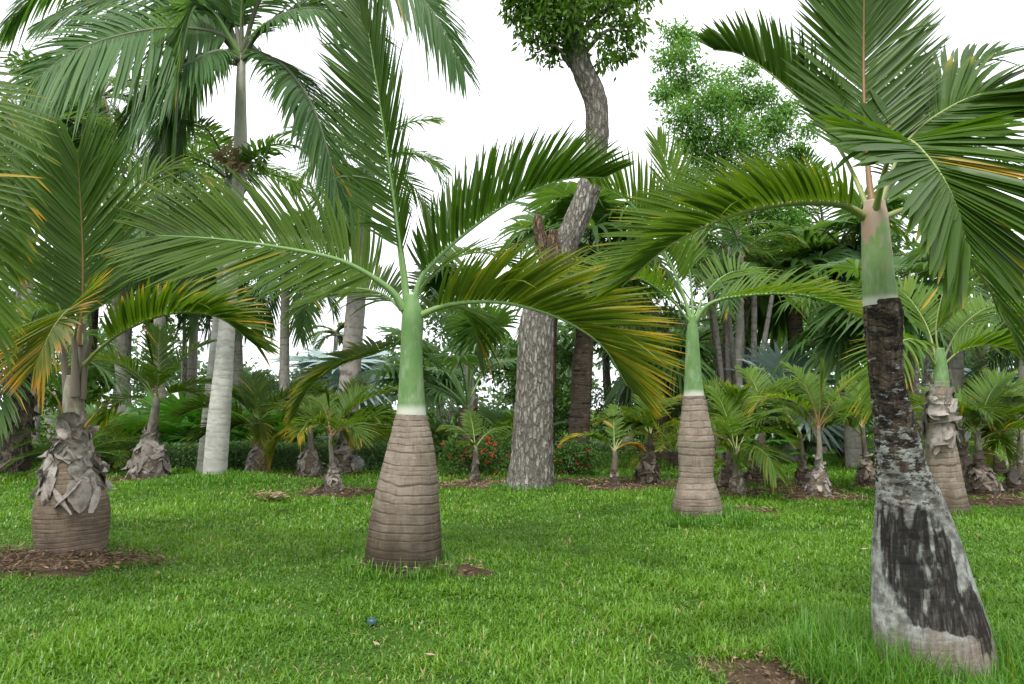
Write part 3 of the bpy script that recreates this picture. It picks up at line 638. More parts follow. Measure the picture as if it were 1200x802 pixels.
frond(tD, f((814, 374, .05), (830, 340, .5), (862, 318, .9), (900, 330, 1.2), (930, 360, 1.3)), N_(0, .9, .3), N_(.4, .8, .3), L=.6, n=38, lift=.4, fwd=(1.1, .4), droop=.15, w=.02, t0=.2, age=.1, tipage=.2, seed=35, **kw)

# ---- palm behind the lichen trunk
YE = 11.4
e0 = P(1108, 592, YE)
tE = thing('bottle_palm', 'bottle palm with torn grey leaf bases round its neck, just behind the lichen crusted palm', 'palm tree', e0)
rowsE = [(604, 1086, 1136), (590, 1088, 1132), (560, 1088, 1126), (520, 1086, 1119), (490, 1087, 1117), (465, 1090, 1114), (448, 1094, 1112)]
cen, rad = rowsC(rowsE, YE); cs2, rs2 = np.array(cen), np.array(rad)
part('trunk', trunk_mesh('trunk', e0, cen, rad, TRUNK_D, ns=80, nr=180, ring=.006, ringgap=.075, seed=9), tE)
def cfE(z): return np.stack([np.interp(z, cs2[:, 2], cs2[:, k]) for k in range(3)], -1), np.interp(z, cs2[:, 2], rs2)
part('leaf_boots', boots_mesh(e0, cfE, P(0, 518, YE)[2], P(0, 452, YE)[2], 60, BOOT, length=(.16, .38), width=(.05, .11), seed=8, out=.07, down=.5), tE)
cen, rad = rowsC([(458, 1092, 1113), (440, 1095, 1111), (420, 1096, 1108), (408, 1098, 1106)], YE)
part('crownshaft', trunk_mesh('crownshaft', e0, cen, rad, SHAFT, ns=30, nr=30, seed=10), tE)
f = frame(YE); kw = dict(mat=LEAF_Y, rib=RIB)
frond(tE, f((1101, 422, 0), (1097, 385, 0), (1106, 340, 0), (1122, 295, 0), (1135, 270, 0)), N_(.6, .2, .8), N_(.5, .2, .8), L=.8, n=44, lift=.9, fwd=(.8, .3), droop=.03, w=.026, t0=.2, age=.08, tipage=.1, seed=41, **kw)
frond(tE, f((1096, 428, 0), (1078, 402, -.2), (1058, 400, -.4), (1040, 425, -.5), (1030, 470, -.5)), N_(-.3, .9, .5), N_(-.9, .4, .6), L=.75, n=44, lift=.1, fwd=(1.15, .4), droop=.2, w=.024, t0=.2, age=.08, tipage=.3, seed=42, **kw)
frond(tE, f((1104, 430, 0), (1125, 412, -.1), (1155, 405, -.2), (1185, 412, -.3), (1215, 440, -.3)), N_(.1, 1, .3), N_(.6, .8, .3), L=.62, n=42, lift=.75, fwd=(1.1, .4), droop=.12, w=.024, t0=.16, age=.04, tipage=.15, seed=43, **kw)
frond(tE, f((1098, 424, .05), (1085, 380, .4), (1060, 345, .8), (1035, 340, 1.), (1010, 360, 1.1)), N_(0, .9, .3), None, L=.6, n=40, lift=.4, fwd=(1.1, .4), droop=.15, w=.024, t0=.2, age=.04, tipage=.15, seed=44, **kw)
frond(tE, f((1104, 424, .05), (1125, 385, .5), (1160, 360, .9), (1190, 370, 1.2)), N_(0, .9, .3), None, L=.6, n=40, lift=.4, fwd=(1.1, .4), droop=.15, w=.024, t0=.2, age=.02, tipage=.15, seed=45, **kw)

# ---- palm whose fronds reach in from beyond the left edge
YL = 5.6
l0 = P(-260, 700, YL); l0[2] = 0
tL = thing('feather_palm', 'palm beyond the left edge whose yellow tipped fronds reach into the picture', 'palm tree', l0)
part('trunk', trunk_mesh('trunk', l0, [l0-[0, 0, .1], l0+[0, 0, 1], l0+[0, 0, 2.05]], [.19, .16, .12], TRUNK_C, ns=48, nr=80, ring=.01, seed=11), tL)
f = frame(YL); kw = dict(mat=LEAF, rib=RIB)
lb = l0+np.array([0, 0, 2.05])
def fl(*q): return [lb]+[P(x, y, YL+d) for x, y, d in q]
frond(tL, fl((-170, 60, .1), (-80, 70, .1), (-22, 130, 0), (-4, 220, -.1), (6, 320, -.1)), N_(.25, .5, .8), N_(.45, .2, .9), L=.56, n=66, lift=.10, fwd=(1.3, .5), droop=.08, w=.0185, t0=.3, age=.02, tipage=.38, seed=51, **kw)
frond(tL, fl((-190, 160, -.1), (-110, 170, -.2), (-50, 220, -.3), (-22, 300, -.3), (-8, 400, -.3)), N_(.25, .5, .8), N_(.45, .2, .9), L=.52, n=64, lift=.1, fwd=(1.3, .5), droop=.08, w=.0185, t0=.3, age=.0, tipage=.25, seed=52, **kw)
frond(tL, fl((-210, 110, .2), (-140, 10, .3), (-60, -38, .3), (20, -42, .2), (85, -15, .2)), N_(0, 1, .2), N_(.4, .9, .2), L=.42, n=46, lift=-.3, fwd=(1.2, .5), droop=.3, w=.018, t0=.3, age=.12, tipage=.45, seed=53, **kw)
frond(tL, fl((-280, 200, 0), (-340, 150, 0), (-420, 200, 0)), N_(0, 1, .2), None, L=.5, n=40, lift=.3, w=.018, t0=.2, seed=54, **kw)
frond(tL, fl((-240, 200, .4), (-180, 120, 1.), (-90, 110, 1.5), (-10, 120, 1.7), (45, 165, 1.7)), N_(0, .9, .3), N_(.4, .9, .3), L=.55, n=46, lift=.2, fwd=(1.1, .45), droop=.2, w=.018, t0=.3, age=.05, tipage=.3, seed=55, **kw)

# ------------------------------------------------------------------ big barked tree
YG = 14.4
g0 = P(621, 574, YG)
tG = thing('barked_tree', 'tall tree with a curving grey barked trunk, broken stub and leafy crown', 'tree', g0)
rowsG = [(590, 584, 658), (575, 592, 650), (560, 595.5, 649), (530, 600, 648), (500, 602, 648), (450, 605, 648), (400, 607, 649), (370, 611, 650), (335, 624, 660), (300, 642, 672), (270, 656, 685), (240, 669, 697), (210, 680, 707), (180, 685, 711), (150, 686, 714), (120, 684, 712), (100, 677, 705), (80, 669, 695), (60, 662, 688), (35, 660, 682), (0, 664, 682), (-40, 670, 684)]
cen, rad = rowsC(rowsG, YG)
part('trunk', trunk_mesh('trunk', g0, cen, rad, BARK, ns=110, nr=420, bark=.018, barkf=(4.5, 4.5, 3.2), seed=12, wob=.03, flare=lambda q: .22*np.exp(-(q/.03)**1.5)), tG)
cen, rad = rowsC([(318, 633, 658), (300, 631, 648), (280, 627, 642), (262, 625, 637), (253, 627, 635)], YG-.15)
part('broken_stub', trunk_mesh('broken_stub', g0, cen, rad, DEAD, ns=40, nr=60, bark=.02, barkf=(4, 4, 6), seed=13, wob=.06), tG)
cen, rad = rowsC([(322, 640, 662), (300, 640, 657), (278, 642, 655), (270, 645, 653)], YG-.3)
part('broken_stub', trunk_mesh('broken_stub', g0, cen, rad, DEAD, ns=32, nr=40, bark=.02, barkf=(4, 4, 6), seed=14, wob=.06), tG)
lb_ = Buf()
for a, b, r in (((676, 70), (635, 20), .09), ((672, 50), (720, 5), .09), ((668, 30), (650, -40), .08), ((682, 65), (735, 40), .05), ((668, 78), (630, 62), .04)):
    c_, _ = spline([P(*a, YG), (P(*a, YG)+P(*b, YG))/2+[0, random.uniform(-.4, .4), .1], P(*b, YG+random.uniform(-.5, .5))], 14); tube(lb_, c_, np.linspace(r, r*.35, 14), 10)
part('limbs', lb_.mesh('limbs', BARK, g0), tG)
cl = Buf()
cc = [(618, 8, .38, 0), (606, -20, .5, -.3), (752, -8, .3, .2), (600, 2, .16, -.1), (612, 34, .16, 0), (748, 48, .14, 0), (724, 66, .16, 0), (648, 72, .16, -.1), (640, 30, .42, -.3), (650, -10, .55, -.5), (672, 18, .45, -.5), (700, -8, .55, -.4), (728, 10, .45, -.2), (722, 42, .36, -.1), (738, -20, .5, .1), (690, -45, .7, 0), (640, -55, .7, .1), (655, 55, .28, -.1), (708, 66, .28, -.2), (735, 60, .20, 0), (633, 60, .22, .1), (680, 0, .5, .6), (640, 5, .5, .6), (715, -10, .5, .6), (750, 25, .18, 0), (604, 20, .2, 0), (660, -90, .9, 0), (720, -85, .8, 0), (684, 40, .3, -.3), (740, 35, .25, -.2), (622, 40, .25, -.2)]
leaf_cloud(cl, [P(x, y, YG+d) for x, y, r, d in cc], [r for *_, r, d in cc], 250, .16, seed=4, hang=.9, squash=.9, aspect=.36)
part('crown', cl.mesh('crown', CROWN, g0, smooth=False), tG)

# ------------------------------------------------------------------ royal palms
YF = 14.7
f0 = P(251, 572, YF)
tF = thing('royal_palm', 'tall royal palm with a smooth pale grey trunk and grey crownshaft', 'palm tree', f0, None)
rowsF = [(585, 235, 265), (570, 237, 264.5), (500, 243, 269), (450, 249, 272), (405, 254.5, 274), (330, 261, 279), (260, 268, 284), (195, 274, 288)]
cen, rad = rowsC(rowsF, YF)
part('trunk', trunk_mesh('trunk', f0, cen, rad, ROYAL, ns=64, nr=260, ring=.006, ringgap=.13, seed=15), tF)
cen, rad = rowsC([(198, 273, 288), (180, 273.5, 290), (140, 275, 289), (100, 276.5, 288), (75, 278, 288), (55, 280, 287)], YF)
part('crownshaft', trunk_mesh('crownshaft', f0, cen, rad, SHAFT_R, ns=40, nr=50, seed=16, wob=.01), tF)
f = frame(YF); kw = dict(mat=LEAF_R, rib=RIB_D, r0=.045, n=110, w=.030, seg=6, tipage=.06)
frond(tF, f((281, 70, 0), (262, 42, -.2), (205, 33, -.6), (140, 42, -1.), (85, 62, -1.3), (40, 94, -1.4)), N_(.1, .5, .8), N_(-.2, .5, .8), L=1.75, lift=.05, fwd=(1.5, .75), droop=.30, t0=.12, seed=61, mat=LEAF_R, rib=RIB_D, r0=.05, n=92, w=.042, tipage=.04)
frond(tF, f((282, 68, 0), (252, 18, -.4), (228, 8, -.8), (214, 55, -1.2), (208, 120, -1.3), (204, 195, -1.3)), N_(-.7, .3, .6), N_(-.9, .1, .5), L=1.2, lift=.2, fwd=(.55, .2), droop=.12, t0=.15, seed=62, mat=LEAF_P, rib=RIB_G, r0=.045, n=90, w=.048, label='folded pale hanging frond')
frond(tF, f((280, 74, .1), (255, 75, .5), (225, 95, .8), (195, 140, 1.0), (180, 200, 1.0)), N_(-.1, .5, .8), N_(-.6, .4, .7), L=1.3, lift=.05, fwd=(1.3, .5), droop=.25, t0=.12, seed=75, **kw)
frond(tF, f((281, 66, .1), (240, 30, .5), (170, 30, .9), (100, 60, 1.2), (50, 120, 1.3), (20, 190, 1.3)), N_(.1, .5, .8), N_(-.4, .5, .8), L=1.4, lift=.05, fwd=(1.35, .6), droop=.3, t0=.12, seed=76, **kw)
frond(tF, f((284, 70, 0), (302, 62, -.3), (335, 80, -.7), (365, 122, -1.), (385, 180, -1.1), (398, 235, -1.1)), N_(.4, .8, .4), N_(.9, .3, .4), L=1.35, lift=.05, fwd=(1.15, .45), droop=.22, t0=.12, seed=63, **kw)
frond(tF, f((284, 66, 0), (305, 38, .1), (345, 14, .3), (395, -5, .5), (450, -15, .6), (500, -5, .6)), N_(-.3, .9, .3), N_(.2, .9, .3), L=1.2, lift=.2, fwd=(1.15, .45), droop=.3, t0=.12, seed=64, **kw)
frond(tF, f((284, 64, 0), (310, -10, -.4), (370, -50, -.8), (440, -40, -1.1), (500, 5, -1.3), (545, 85, -1.3)), N_(.2, .5, .8), N_(.5, .4, .8), L=1.25, lift=.0, fwd=(1.1, .4), droop=.3, t0=.12, seed=65, **kw)
frond(tF, f((281, 66, 0), (255, 0, .3), (200, -40, .6), (130, -45, .8), (60, -20, .9), (5, 30, .9)), N_(.2, .9, .3), N_(-.4, .9, .3), L=1.35, lift=.0, fwd=(1.15, .45), droop=.35, t0=.12, seed=66, **kw)
frond(tF, f((280, 72, 0), (262, 60, .6), (235, 85, 1.1), (215, 130, 1.4), (205, 190, 1.5)), N_(-.3, .9, .1), N_(-.8, .5, .1), L=1.1, lift=.1, fwd=(1.1, .45), droop=.3, t0=.12, seed=67, **kw)
frond(tF, f((285, 72, 0), (305, 62, .7), (330, 85, 1.2), (345, 130, 1.5)), N_(.3, .9, .1), N_(.8, .5, .1), L=1.1, lift=.1, fwd=(1.1, .45), droop=.3, t0=.12, seed=68, **kw)
frond(tF, f((283, 62, 0), (285, 0, -.1), (300, -60, -.3), (330, -120, -.5)), N_(-.6, .5, .6), None, L=1.1, lift=.3, fwd=(1.1, .45), droop=.25, t0=.15, seed=69, **kw)
frond(tF, f((282, 62, 0), (270, 0, .1), (240, -70, .1), (190, -120, .1)), N_(.6, .5, .6), None, L=1.1, lift=.3, fwd=(1.1, .45), droop=.25, t0=.15, seed=70, **kw)

frond(tF, f((281, 72, 0), (258, 60, -.5), (220, 75, -1.0), (180, 105, -1.3), (150, 150, -1.4)), N_(-.1, .7, .6), N_(-.5, .6, .6), L=1.2, lift=.0, fwd=(1.15, .45), droop=.35, t0=.12, seed=72, **kw)
frond(tF, f((281, 66, 0), (250, 15, .1), (190, -5, .2), (110, 0, .3), (50, 25, .3)), N_(.1, .6, .7), N_(-.3, .6, .7), L=1.2, lift=.0, fwd=(1.15, .45), droop=.35, t0=.12, seed=73, **kw)
frond(tF, f((285, 68, 0), (310, 30, -.5), (360, 10, -.9), (410, 25, -1.1), (440, 70, -1.2)), N_(.2, .7, .6), N_(.6, .5, .6), L=1.1, lift=.0, fwd=(1.15, .45), droop=.3, t0=.12, seed=74, **kw)
YF2 = 17.8
h0 = P(240, 555, YF2)
tH = thing('royal_palm', 'slimmer pale palm trunk standing half hidden behind the grey royal palm trunk', 'palm tree', h0)
cen, rad = rowsC([(565, 228, 254), (552, 231, 254), (480, 238, 258), (400, 247, 264), (300, 257, 271), (210, 263, 274)], YF2)
part('trunk', trunk_mesh('trunk', h0, cen, rad, ROYAL, ns=48, nr=160, ring=.006, ringgap=.14, seed=17), tH)
top = P(268, 212, YF2)
for i, (az, el) in enumerate([(170, 55), (215, 40), (120, 45), (60, 50), (340, 55), (20, 30), (265, 60), (300, 25)]):
    gfrond(tH, top, az, el, 2.4, 95, L=.65, n=34, lift=.2, droop=.25, w=.03, t0=.16, r0=.03, mat=LEAF_R, rib=RIB_D, seg=5, seed=200+i)
# fern growing on the royal palm trunk
p0 = P(281, 196, YF-.28)
ep = thing('trunk_fern', 'small fern clump with brown stubs growing on the royal palm trunk', 'fern', p0)
bb = Buf(); leaf_cloud(bb, [P(268, 185, YF-.35), P(280, 192, YF-.4)], [.16, .14], 90, .22, seed=9, hang=.2, aspect=.22); part('dry_fronds', bb.mesh('dry_fronds', LITTER, p0), ep)
bb = Buf(); leaf_cloud(bb, [P(298, 190, YF-.3), P(308, 184, YF-.3)], [.14, .1], 26, .30, seed=10, hang=-.3, aspect=.3); part('leaves', bb.mesh('leaves', CROWN, p0), ep)

# ------------------------------------------------------------------ young palms on the lawn
BEDS = []
def young(label, base, bw, btop, ntop, fronds, nw=None, boots=22, mat=None, age=.05, tipage=.2, seed=0, dark=False, L=38, rib=None, group='young bottle palms across the lawn', bootmat=None, spear=None, bed=.45, n=34, lw=.62, trunkmat=None, lift=.5, droop=.14):
    g = np.random.default_rng(seed+31)
    px, py = base; p = groundpt(px, py); Y = p[1]; m = PXM(Y)
    mat = mat or LEAF_Y; rib = rib or RIB
    t = thing('young_palm', label, 'palm tree', p, group)
    nw = nw or bw*.27
    bt = P(btop[0], btop[1], Y); nt_ = P(ntop[0], ntop[1], Y)
    q = [p-[0, 0, .08], p+[0, 0, .01], p*.75+bt*.25, p*.5+bt*.5, p*.2+bt*.8, bt]
    rr = np.array([.42, .47, .55, .50, .36, .5*nw/bw*1.2])*bw*m
    part('trunk', trunk_mesh('trunk', p, q, rr, trunkmat or (TRUNK_K if dark else TRUNK_C), ns=40, nr=60, ring=.006, seed=seed), t)
    Qa = np.array(q)
    def cf(z): return np.stack([np.interp(z, Qa[:, 2], Qa[:, k]) for k in range(3)], -1), np.interp(z, Qa[:, 2], rr)
    sc = bw*m/.62
    if boots: part('leaf_boots', boots_mesh(p, cf, p[2]+.02, bt[2]+.1, int(boots*3.2), bootmat or (BOOT_D if dark else BOOT), length=(.14, .32), width=(.05, .11), seed=seed, out=.09, down=.5, scale=max(sc, .42)), t)
    mid = (bt+nt_)/2+np.array([g.normal(0, .6)*m, 0, 0])
    part('leaf_sheath', trunk_mesh('leaf_sheath', p, [bt-(bt-p)*.1, mid, nt_], [nw*.62*m, nw*.5*m, nw*.36*m], SHAFT_K if dark else SHAFT_Y, ns=24, nr=30, seed=seed+3, wob=.06), t)
    fronds = [(q_[0], q_[1], q_[2]*1.15)+tuple(q_[3:]) for q_ in fronds]
    L = L*g.uniform(.75, 1.1); lift = lift*g.uniform(.6, 1.5); droop = droop+g.uniform(.0, .22); fronds = list(fronds)+[(g.uniform(0, 360), g.uniform(25, 65), fronds[0][2]*g.uniform(.8, 1.1), g.uniform(60, 95), g.uniform(.02, .2)) for _ in range(2 if n > 20 else 0)]
    if mat is LEAF_Y and g.random() < .4: mat = LEAF
    for i, fr in enumerate(fronds):
        az, el, ln, bend = fr[:4]; ag = fr[4] if len(fr) > 4 else age; ti = fr[5] if len(fr) > 5 else tipage
        b = nt_+(bt-nt_)*g.uniform(0, .35)
        gfrond(t, b, az+g.normal(0, 14), el+g.normal(0, 6), ln*m*g.uniform(.85, 1.15), bend*g.uniform(.8, 1.25), L=L*m*min(1, .45+ln/150), n=n, lift=lift+g.normal(0, .06), fwd=(1.1, .4), droop=droop, w=lw*m*1.9, t0=.26, r0=max(.9*m, .009), mat=mat, rib=rib, seg=5, age=ag, tipage=ti, seed=seed*17+i)
    if spear is not None:
        sp = P(spear[0], spear[1], Y)
        frond(t, [nt_, (nt_+sp)/2+[.02, 0, 0], sp], np.array([.3, -1, .1]), None, L=L*m*.7, n=14, lift=1.2, fwd=(.3, .2), droop=0, w=lw*m*1.5, t0=.5, r0=1.1*m, mat=mat, rib=RIB_O, seed=seed+5, seg=4, name='spear_leaf')
    if bed: BEDS.append((p[0], p[1], bed*random.uniform(.9, 1.2), bed*.8))
    return t
young('young palm with shaggy grey base in a round dirt bed before the hedge', (175, 564), 38, (176, 515), (184, 465),
      [(172, 62, 95, 75), (20, 48, 85, 70), (95, 80, 78, 20), (60, 70, 85, 40), (265, 62, 60, 70), (140, 55, 80, 70), (330, 40, 60, 80)], boots=36, seed=1, spear=(174, 398), bed=.85, mat=LEAF, age=.02)
young('young palm standing alone before the hedge, right of the royal palm trunk', (300, 557), 23, (301, 525), (303, 498),
      [(165, 62, 75, 70), (20, 66, 70, 75), (90, 75, 70, 40), (300, 30, 42, 95, .2), (220, 35, 45, 100, .15), (60, 60, 62, 80), (125, 70, 65, 60)], seed=2, bed=.6)
young('young palm with drooping yellow fronds before the right end of the clipped hedge', (362, 561), 24, (364, 525), (364, 500),
      [(190, 30, 50, 95, .28), (350, 35, 45, 95, .26), (250, 40, 40, 95, .26), (100, 70, 50, 60), (45, 60, 50, 70, .12), (140, 60, 52, 80, .16)], seed=3, age=.16, bed=.6)
young('young palm with orange leaf stalk and pale ragged base, left of the centre palm', (390, 581), 20, (390, 548), (387, 508),
      [(20, 62, 85, 65), (165, 60, 62, 75), (70, 72, 70, 45), (330, 50, 70, 80), (235, 50, 50, 85, .14), (120, 62, 60, 70)], seed=4, spear=(383, 462), bed=.45, bootmat=BOOT, rib=RIB_O)
young('young palm half hidden behind the orange stalked one near the centre palm', (402, 556), 24, (401, 520), (402, 495),
      [(15, 50, 65, 80), (70, 72, 60, 50), (150, 60, 58, 75), (300, 45, 50, 90, .14), (345, 35, 62, 70)], seed=5, bed=.5)
young('thin stemmed seedling palm with two broad leaves by the red flower bush', (557, 569), 11, (557, 545), (557, 520),
      [(170, 60, 62, 75), (20, 58, 50, 85), (95, 78, 46, 30), (250, 50, 30, 80)], nw=6, boots=4, seed=6, L=24, lw=1.0, n=18, bed=.4, lift=.2)
young('thin stemmed young palm with one yellow and one bleached frond, right of the barked tree', (720, 573), 12, (720, 550), (720, 528),
      [(172, 38, 58, 80, .30, .15), (10, 30, 36, 70, .55, .4), (110, 76, 62, 35), (55, 70, 55, 60), (30, 55, 75, 70), (200, 62, 40, 60)], nw=7, boots=3, seed=7, dark=True, L=26, lw=.9, n=20, bed=.5, lift=.3)
young('young palm with a shaggy brown base between the yellow fronded seedling and the pinched palm', (759, 568), 24, (761, 532), (762, 508),
      [(25, 62, 60, 70, .16, .35), (155, 60, 52, 80), (90, 75, 52, 40), (340, 45, 48, 85, .2, .4), (210, 50, 40, 85)], seed=8, dark=True, bed=.7)
young('young palm with a dark shaggy ball base right beside the pinched palm', (852, 572), 19, (854, 545), (855, 515),
      [(15, 62, 80, 70), (160, 60, 40, 80), (85, 76, 70, 40), (45, 66, 80, 60), (320, 50, 50, 80)], seed=9, dark=True, bed=.35)
young('slim young palm in front of the dark based ones, nearest right of the pinched palm', (864, 580), 17, (864, 556), (862, 524),
      [(30, 62, 85, 65), (150, 64, 55, 65), (85, 78, 66, 30), (205, 45, 40, 80, .2, .5), (340, 55, 55, 80), (60, 68, 78, 60)], nw=7, seed=10, bed=.4)
young('tall necked young palm with a fat brown scaly base, third right of the pinched palm', (890, 564), 26, (892, 528), (894, 488),
      [(170, 62, 70, 70), (15, 58, 85, 75), (90, 72, 66, 50), (50, 62, 76, 70), (130, 62, 66, 70)], seed=11, dark=True, bed=.6)
young('dark stemmed young palm close behind the whitish based one', (942, 573), 18, (941, 545), (938, 508),
      [(165, 60, 80, 75), (20, 60, 60, 75), (100, 74, 66, 45), (140, 64, 76, 65), (220, 50, 50, 85)], seed=12, dark=True, bed=.5)
young('young palm with a whitish torn leaf base and a tall orange brown stalk', (960, 583), 23, (960, 548), (959, 500),
      [(15, 66, 95, 70), (165, 64, 75, 75), (60, 70, 85, 55), (110, 72, 75, 50), (330, 60, 66, 80), (35, 58, 70, 80)], seed=13, spear=(961, 430), bed=.6, rib=RIB_O)
young('dark slender young palm just left of the lichen crusted trunk', (1016, 571), 19, (1015, 540), (1010, 500),
      [(160, 62, 70, 75), (90, 74, 62, 45), (130, 64, 60, 70), (215, 50, 50, 80)], seed=14, dark=True, bed=.3)
young('leaning young palm with shaggy brown leaf bases right of the lichen crusted trunk', (1139, 578), 30, (1128, 535), (1126, 500),
      [(170, 60, 65, 75), (20, 56, 90, 75), (80, 74, 75, 45), (300, 45, 56, 90, .2, .3), (50, 62, 80, 70), (200, 48, 60, 90)], seed=15, dark=True, bed=.6, L=42)
young('young palm with dark ragged base crossing the leaning one, near the right edge', (1158, 583), 28, (1148, 545), (1146, 505),
      [(150, 62, 70, 75), (10, 60, 90, 70), (60, 68, 82, 60), (340, 45, 70, 85), (110, 72, 70, 50)], seed=16, dark=True, bed=.5, L=42)
young('young palm with a yellowing arched frond cut by the right edge of the photo', (1195, 577), 26, (1195, 540), (1196, 508),
      [(170, 58, 75, 95, .22, .4), (120, 70, 70, 60, .1, .3), (20, 60, 80, 75), (80, 75, 70, 40), (215, 45, 55, 95, .2, .3)], seed=17, bed=.6)

# ------------------------------------------------------------------ palms further back
def back_palm(label, base, top, wpx, Y, kind='feather', n=14, length=110, L=34, mat=None, rib=None, seed=0, trunk=None, els=(75, 5), bend=80, droop=.3, R_=55, pet=45, age=.02, tipage=.1, ring=.008, group='palms behind the lawn', skirt=0, w=1.4, lift=.25, az0=None, dead=None, name=None, boots=0, wtop=None):
    g = np.random.default_rng(seed+77); m = PXM(Y)
    p = P(base[0], base[1], Y); p[2] = float(gh(p[0], p[1])); tp = P(top[0], top[1], Y)
    mat = mat or LEAF_D; rib = rib or RIB_D
    t = thing(name or ('fan_palm' if kind == 'fan' else 'feather_palm'), label, 'palm tree', p, group)
    md = (p+tp)/2+np.array([g.normal(0, 1.2)*m, 0, 0])
    wt = wtop or wpx*.8
    q = [p-[0, 0, .1], p+(tp-p)*.04, md, tp]
    part('trunk', trunk_mesh('trunk', p, q, [wpx*.60*m, wpx*.54*m, wpx*.47*m, wt*.5*m], trunk or TRUNK_G, ns=36, nr=110, ring=ring, ringgap=.12, seed=seed, wob=.03, bark=.02 if trunk in (BARK_P, BARK_DK) else 0, barkf=(3.5, 3.5, 5)), t)
    if boots:
        Qa = np.array(q)
        def cf(z): return np.stack([np.interp(z, Qa[:, 2], Qa[:, k]) for k in range(3)], -1), np.full(np.shape(z), wpx*.5*m)
        part('leaf_boots', boots_mesh(p, cf, p[2]+.05, tp[2], boots, BOOT_D, length=(.2, .4), width=(.07, .14), seed=seed, out=.1, down=.3), t)
    for i in range(n):
        az = (az0 if az0 is not None else g.uniform(0, 360))+i*137.5
        el = els[0]+(els[1]-els[0])*(i+.5)/n+g.normal(0, 5)
        b = tp+np.array([0, 0, (1-i/n)*6*m-3*m])
        if kind == 'fan':
            fan_leaf(t, b, az, el, pet*m*g.uniform(.8, 1.15), R_*m*g.uniform(.85, 1.12), bend=35+g.uniform(0, 20), mat=mat, rib=rib, nseg=26, seed=seed*31+i, droop=droop*g.uniform(.6, 1.4), r0=1.1*m, age=age, cup=.2)
        else:
            gfrond(t, b, az, el, length*m*g.uniform(.85, 1.12), bend*g.uniform(.8, 1.2), L=L*m, n=30, lift=lift, fwd=(1.1, .4), droop=droop, w=w*m, t0=.14, r0=1.6*m, mat=mat, rib=rib, seg=4, age=age, tipage=tipage, seed=seed*31+i)
    if skirt:
        bb = Buf()
        for i in range(skirt):
            a = g.uniform(0, 6.28); z0 = g.uniform(-4, 14)*m; ln = g.uniform(25, 50)*m; r_ = wpx*.5*m
            c0_ = tp+np.array([math.cos(a)*r_, math.sin(a)*r_, -z0]); c1_ = c0_+np.array([math.cos(a)*ln*.35, math.sin(a)*ln*.35, -ln*.3]); c2_ = c1_+np.array([math.cos(a)*ln*.1, math.sin(a)*ln*.1, -ln*.7])
            cc_, _ = spline([c0_, c1_, c2_], 8); tube(bb, cc_, np.interp(np.linspace(0, 1, 8), [0, .5, 1], [.6*m, 1.8*m, .2*m]), 5, flat=.25, rn=g.random(), yel=.0)
        part('dead_leaf_skirt', bb.mesh('dead_leaf_skirt', dead or LITTER, p), t)
    return t
back_palm('stout palm trunk studded with old leaf stubs, left edge of the lawn', (12, 551), (30, 430), 34, 17.6, n=16, length=150, L=44, mat=LEAF_D, seed=1, trunk=BARK_P, els=(80, 0), wtop=30, ring=0, boots=46)
back_palm('grey palm trunk rising behind the left palm with a shaggy hanging crown', (135, 535), (152, 320), 17, 26, n=16, length=85, L=26, mat=LEAF_P, seed=2, els=(70, -40), skirt=40, wtop=11)
back_palm('thin dark palm trunk between the shaggy crowned palm and the left edge', (98, 530), (112, 345), 11, 28, n=13, length=90, L=28, mat=LEAF_D, seed=3, trunk=TRUNK_K)
back_palm('slim grey palm trunk just left of the royal palm, far back', (222, 530), (229, 300), 11, 29, n=15, length=80, L=26, mat=LEAF_R, seed=4, els=(75, -20))
back_palm('slim palm trunk right behind the royal palm trunk', (278, 530), (276, 330), 12, 27, n=14, length=85, L=30, mat=LEAF_R, seed=5, els=(70, -40), skirt=26, dead=LEAF_P)
back_palm('tall grey palm with a dark crown seen behind the upright frond of the centre palm', (403, 540), (433, 195), 24, 23, n=17, length=120, L=36, mat=LEAF_D, seed=6, els=(75, -45), wtop=15)
back_palm('small distant coconut shaped palm in the sky gap left of the centre palm', (392, 520), (394, 392), 6, 48, n=12, length=38, L=13, mat=LEAF_R, seed=7, els=(65, -30), w=.8)
back_palm('tall pale palm whose feathery crown shows left of the royal palm fronds', (150, 530), (118, 115), 15, 24, n=16, length=120, L=36, mat=LEAF_D, seed=8, els=(75, -50), skirt=30)
back_palm('distant palm with a round crown behind the hedge at far left', (60, 520), (50, 385), 10, 32, n=14, length=60, L=20, mat=LEAF_R, seed=9)
back_palm('fan palm with many upright stalks from a dark head, behind the red flower bush', (548, 540), (548, 478), 26, 20.5, kind='fan', n=14, R_=46, pet=100, els=(88, 42), mat=LEAF_R, rib=RIB_G, seed=10, trunk=TRUNK_K, droop=.35, boots=18)
back_palm('thick dark brown palm trunk behind the big barked tree, under a heavy fan crown', (676, 530), (692, 300), 25, 19.5, kind='fan', n=16, R_=70, pet=62, els=(75, -12), mat=LEAF_D, seed=11, trunk=TRUNK_K, droop=.5, ring=.02, boots=0, wtop=20)
back_palm('dark fan palm with drooping leaves and dead skirt, right of the dark trunk', (772, 525), (774, 425), 26, 22, kind='fan', n=17, R_=48, pet=34, els=(70, -45), mat=LEAF_D, seed=12, trunk=TRUNK_K, droop=.6, skirt=40, dead=LITTER)
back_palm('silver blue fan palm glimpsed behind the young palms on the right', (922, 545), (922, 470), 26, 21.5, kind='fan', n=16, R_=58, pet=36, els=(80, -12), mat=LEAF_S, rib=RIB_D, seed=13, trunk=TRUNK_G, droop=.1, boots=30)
back_palm('silver fan palm behind the leaning young palms at the right edge', (1178, 545), (1178, 470), 22, 25, kind='fan', n=14, R_=60, pet=36, els=(75, -5), mat=LEAF_S, rib=RIB_D, seed=14, droop=.1)
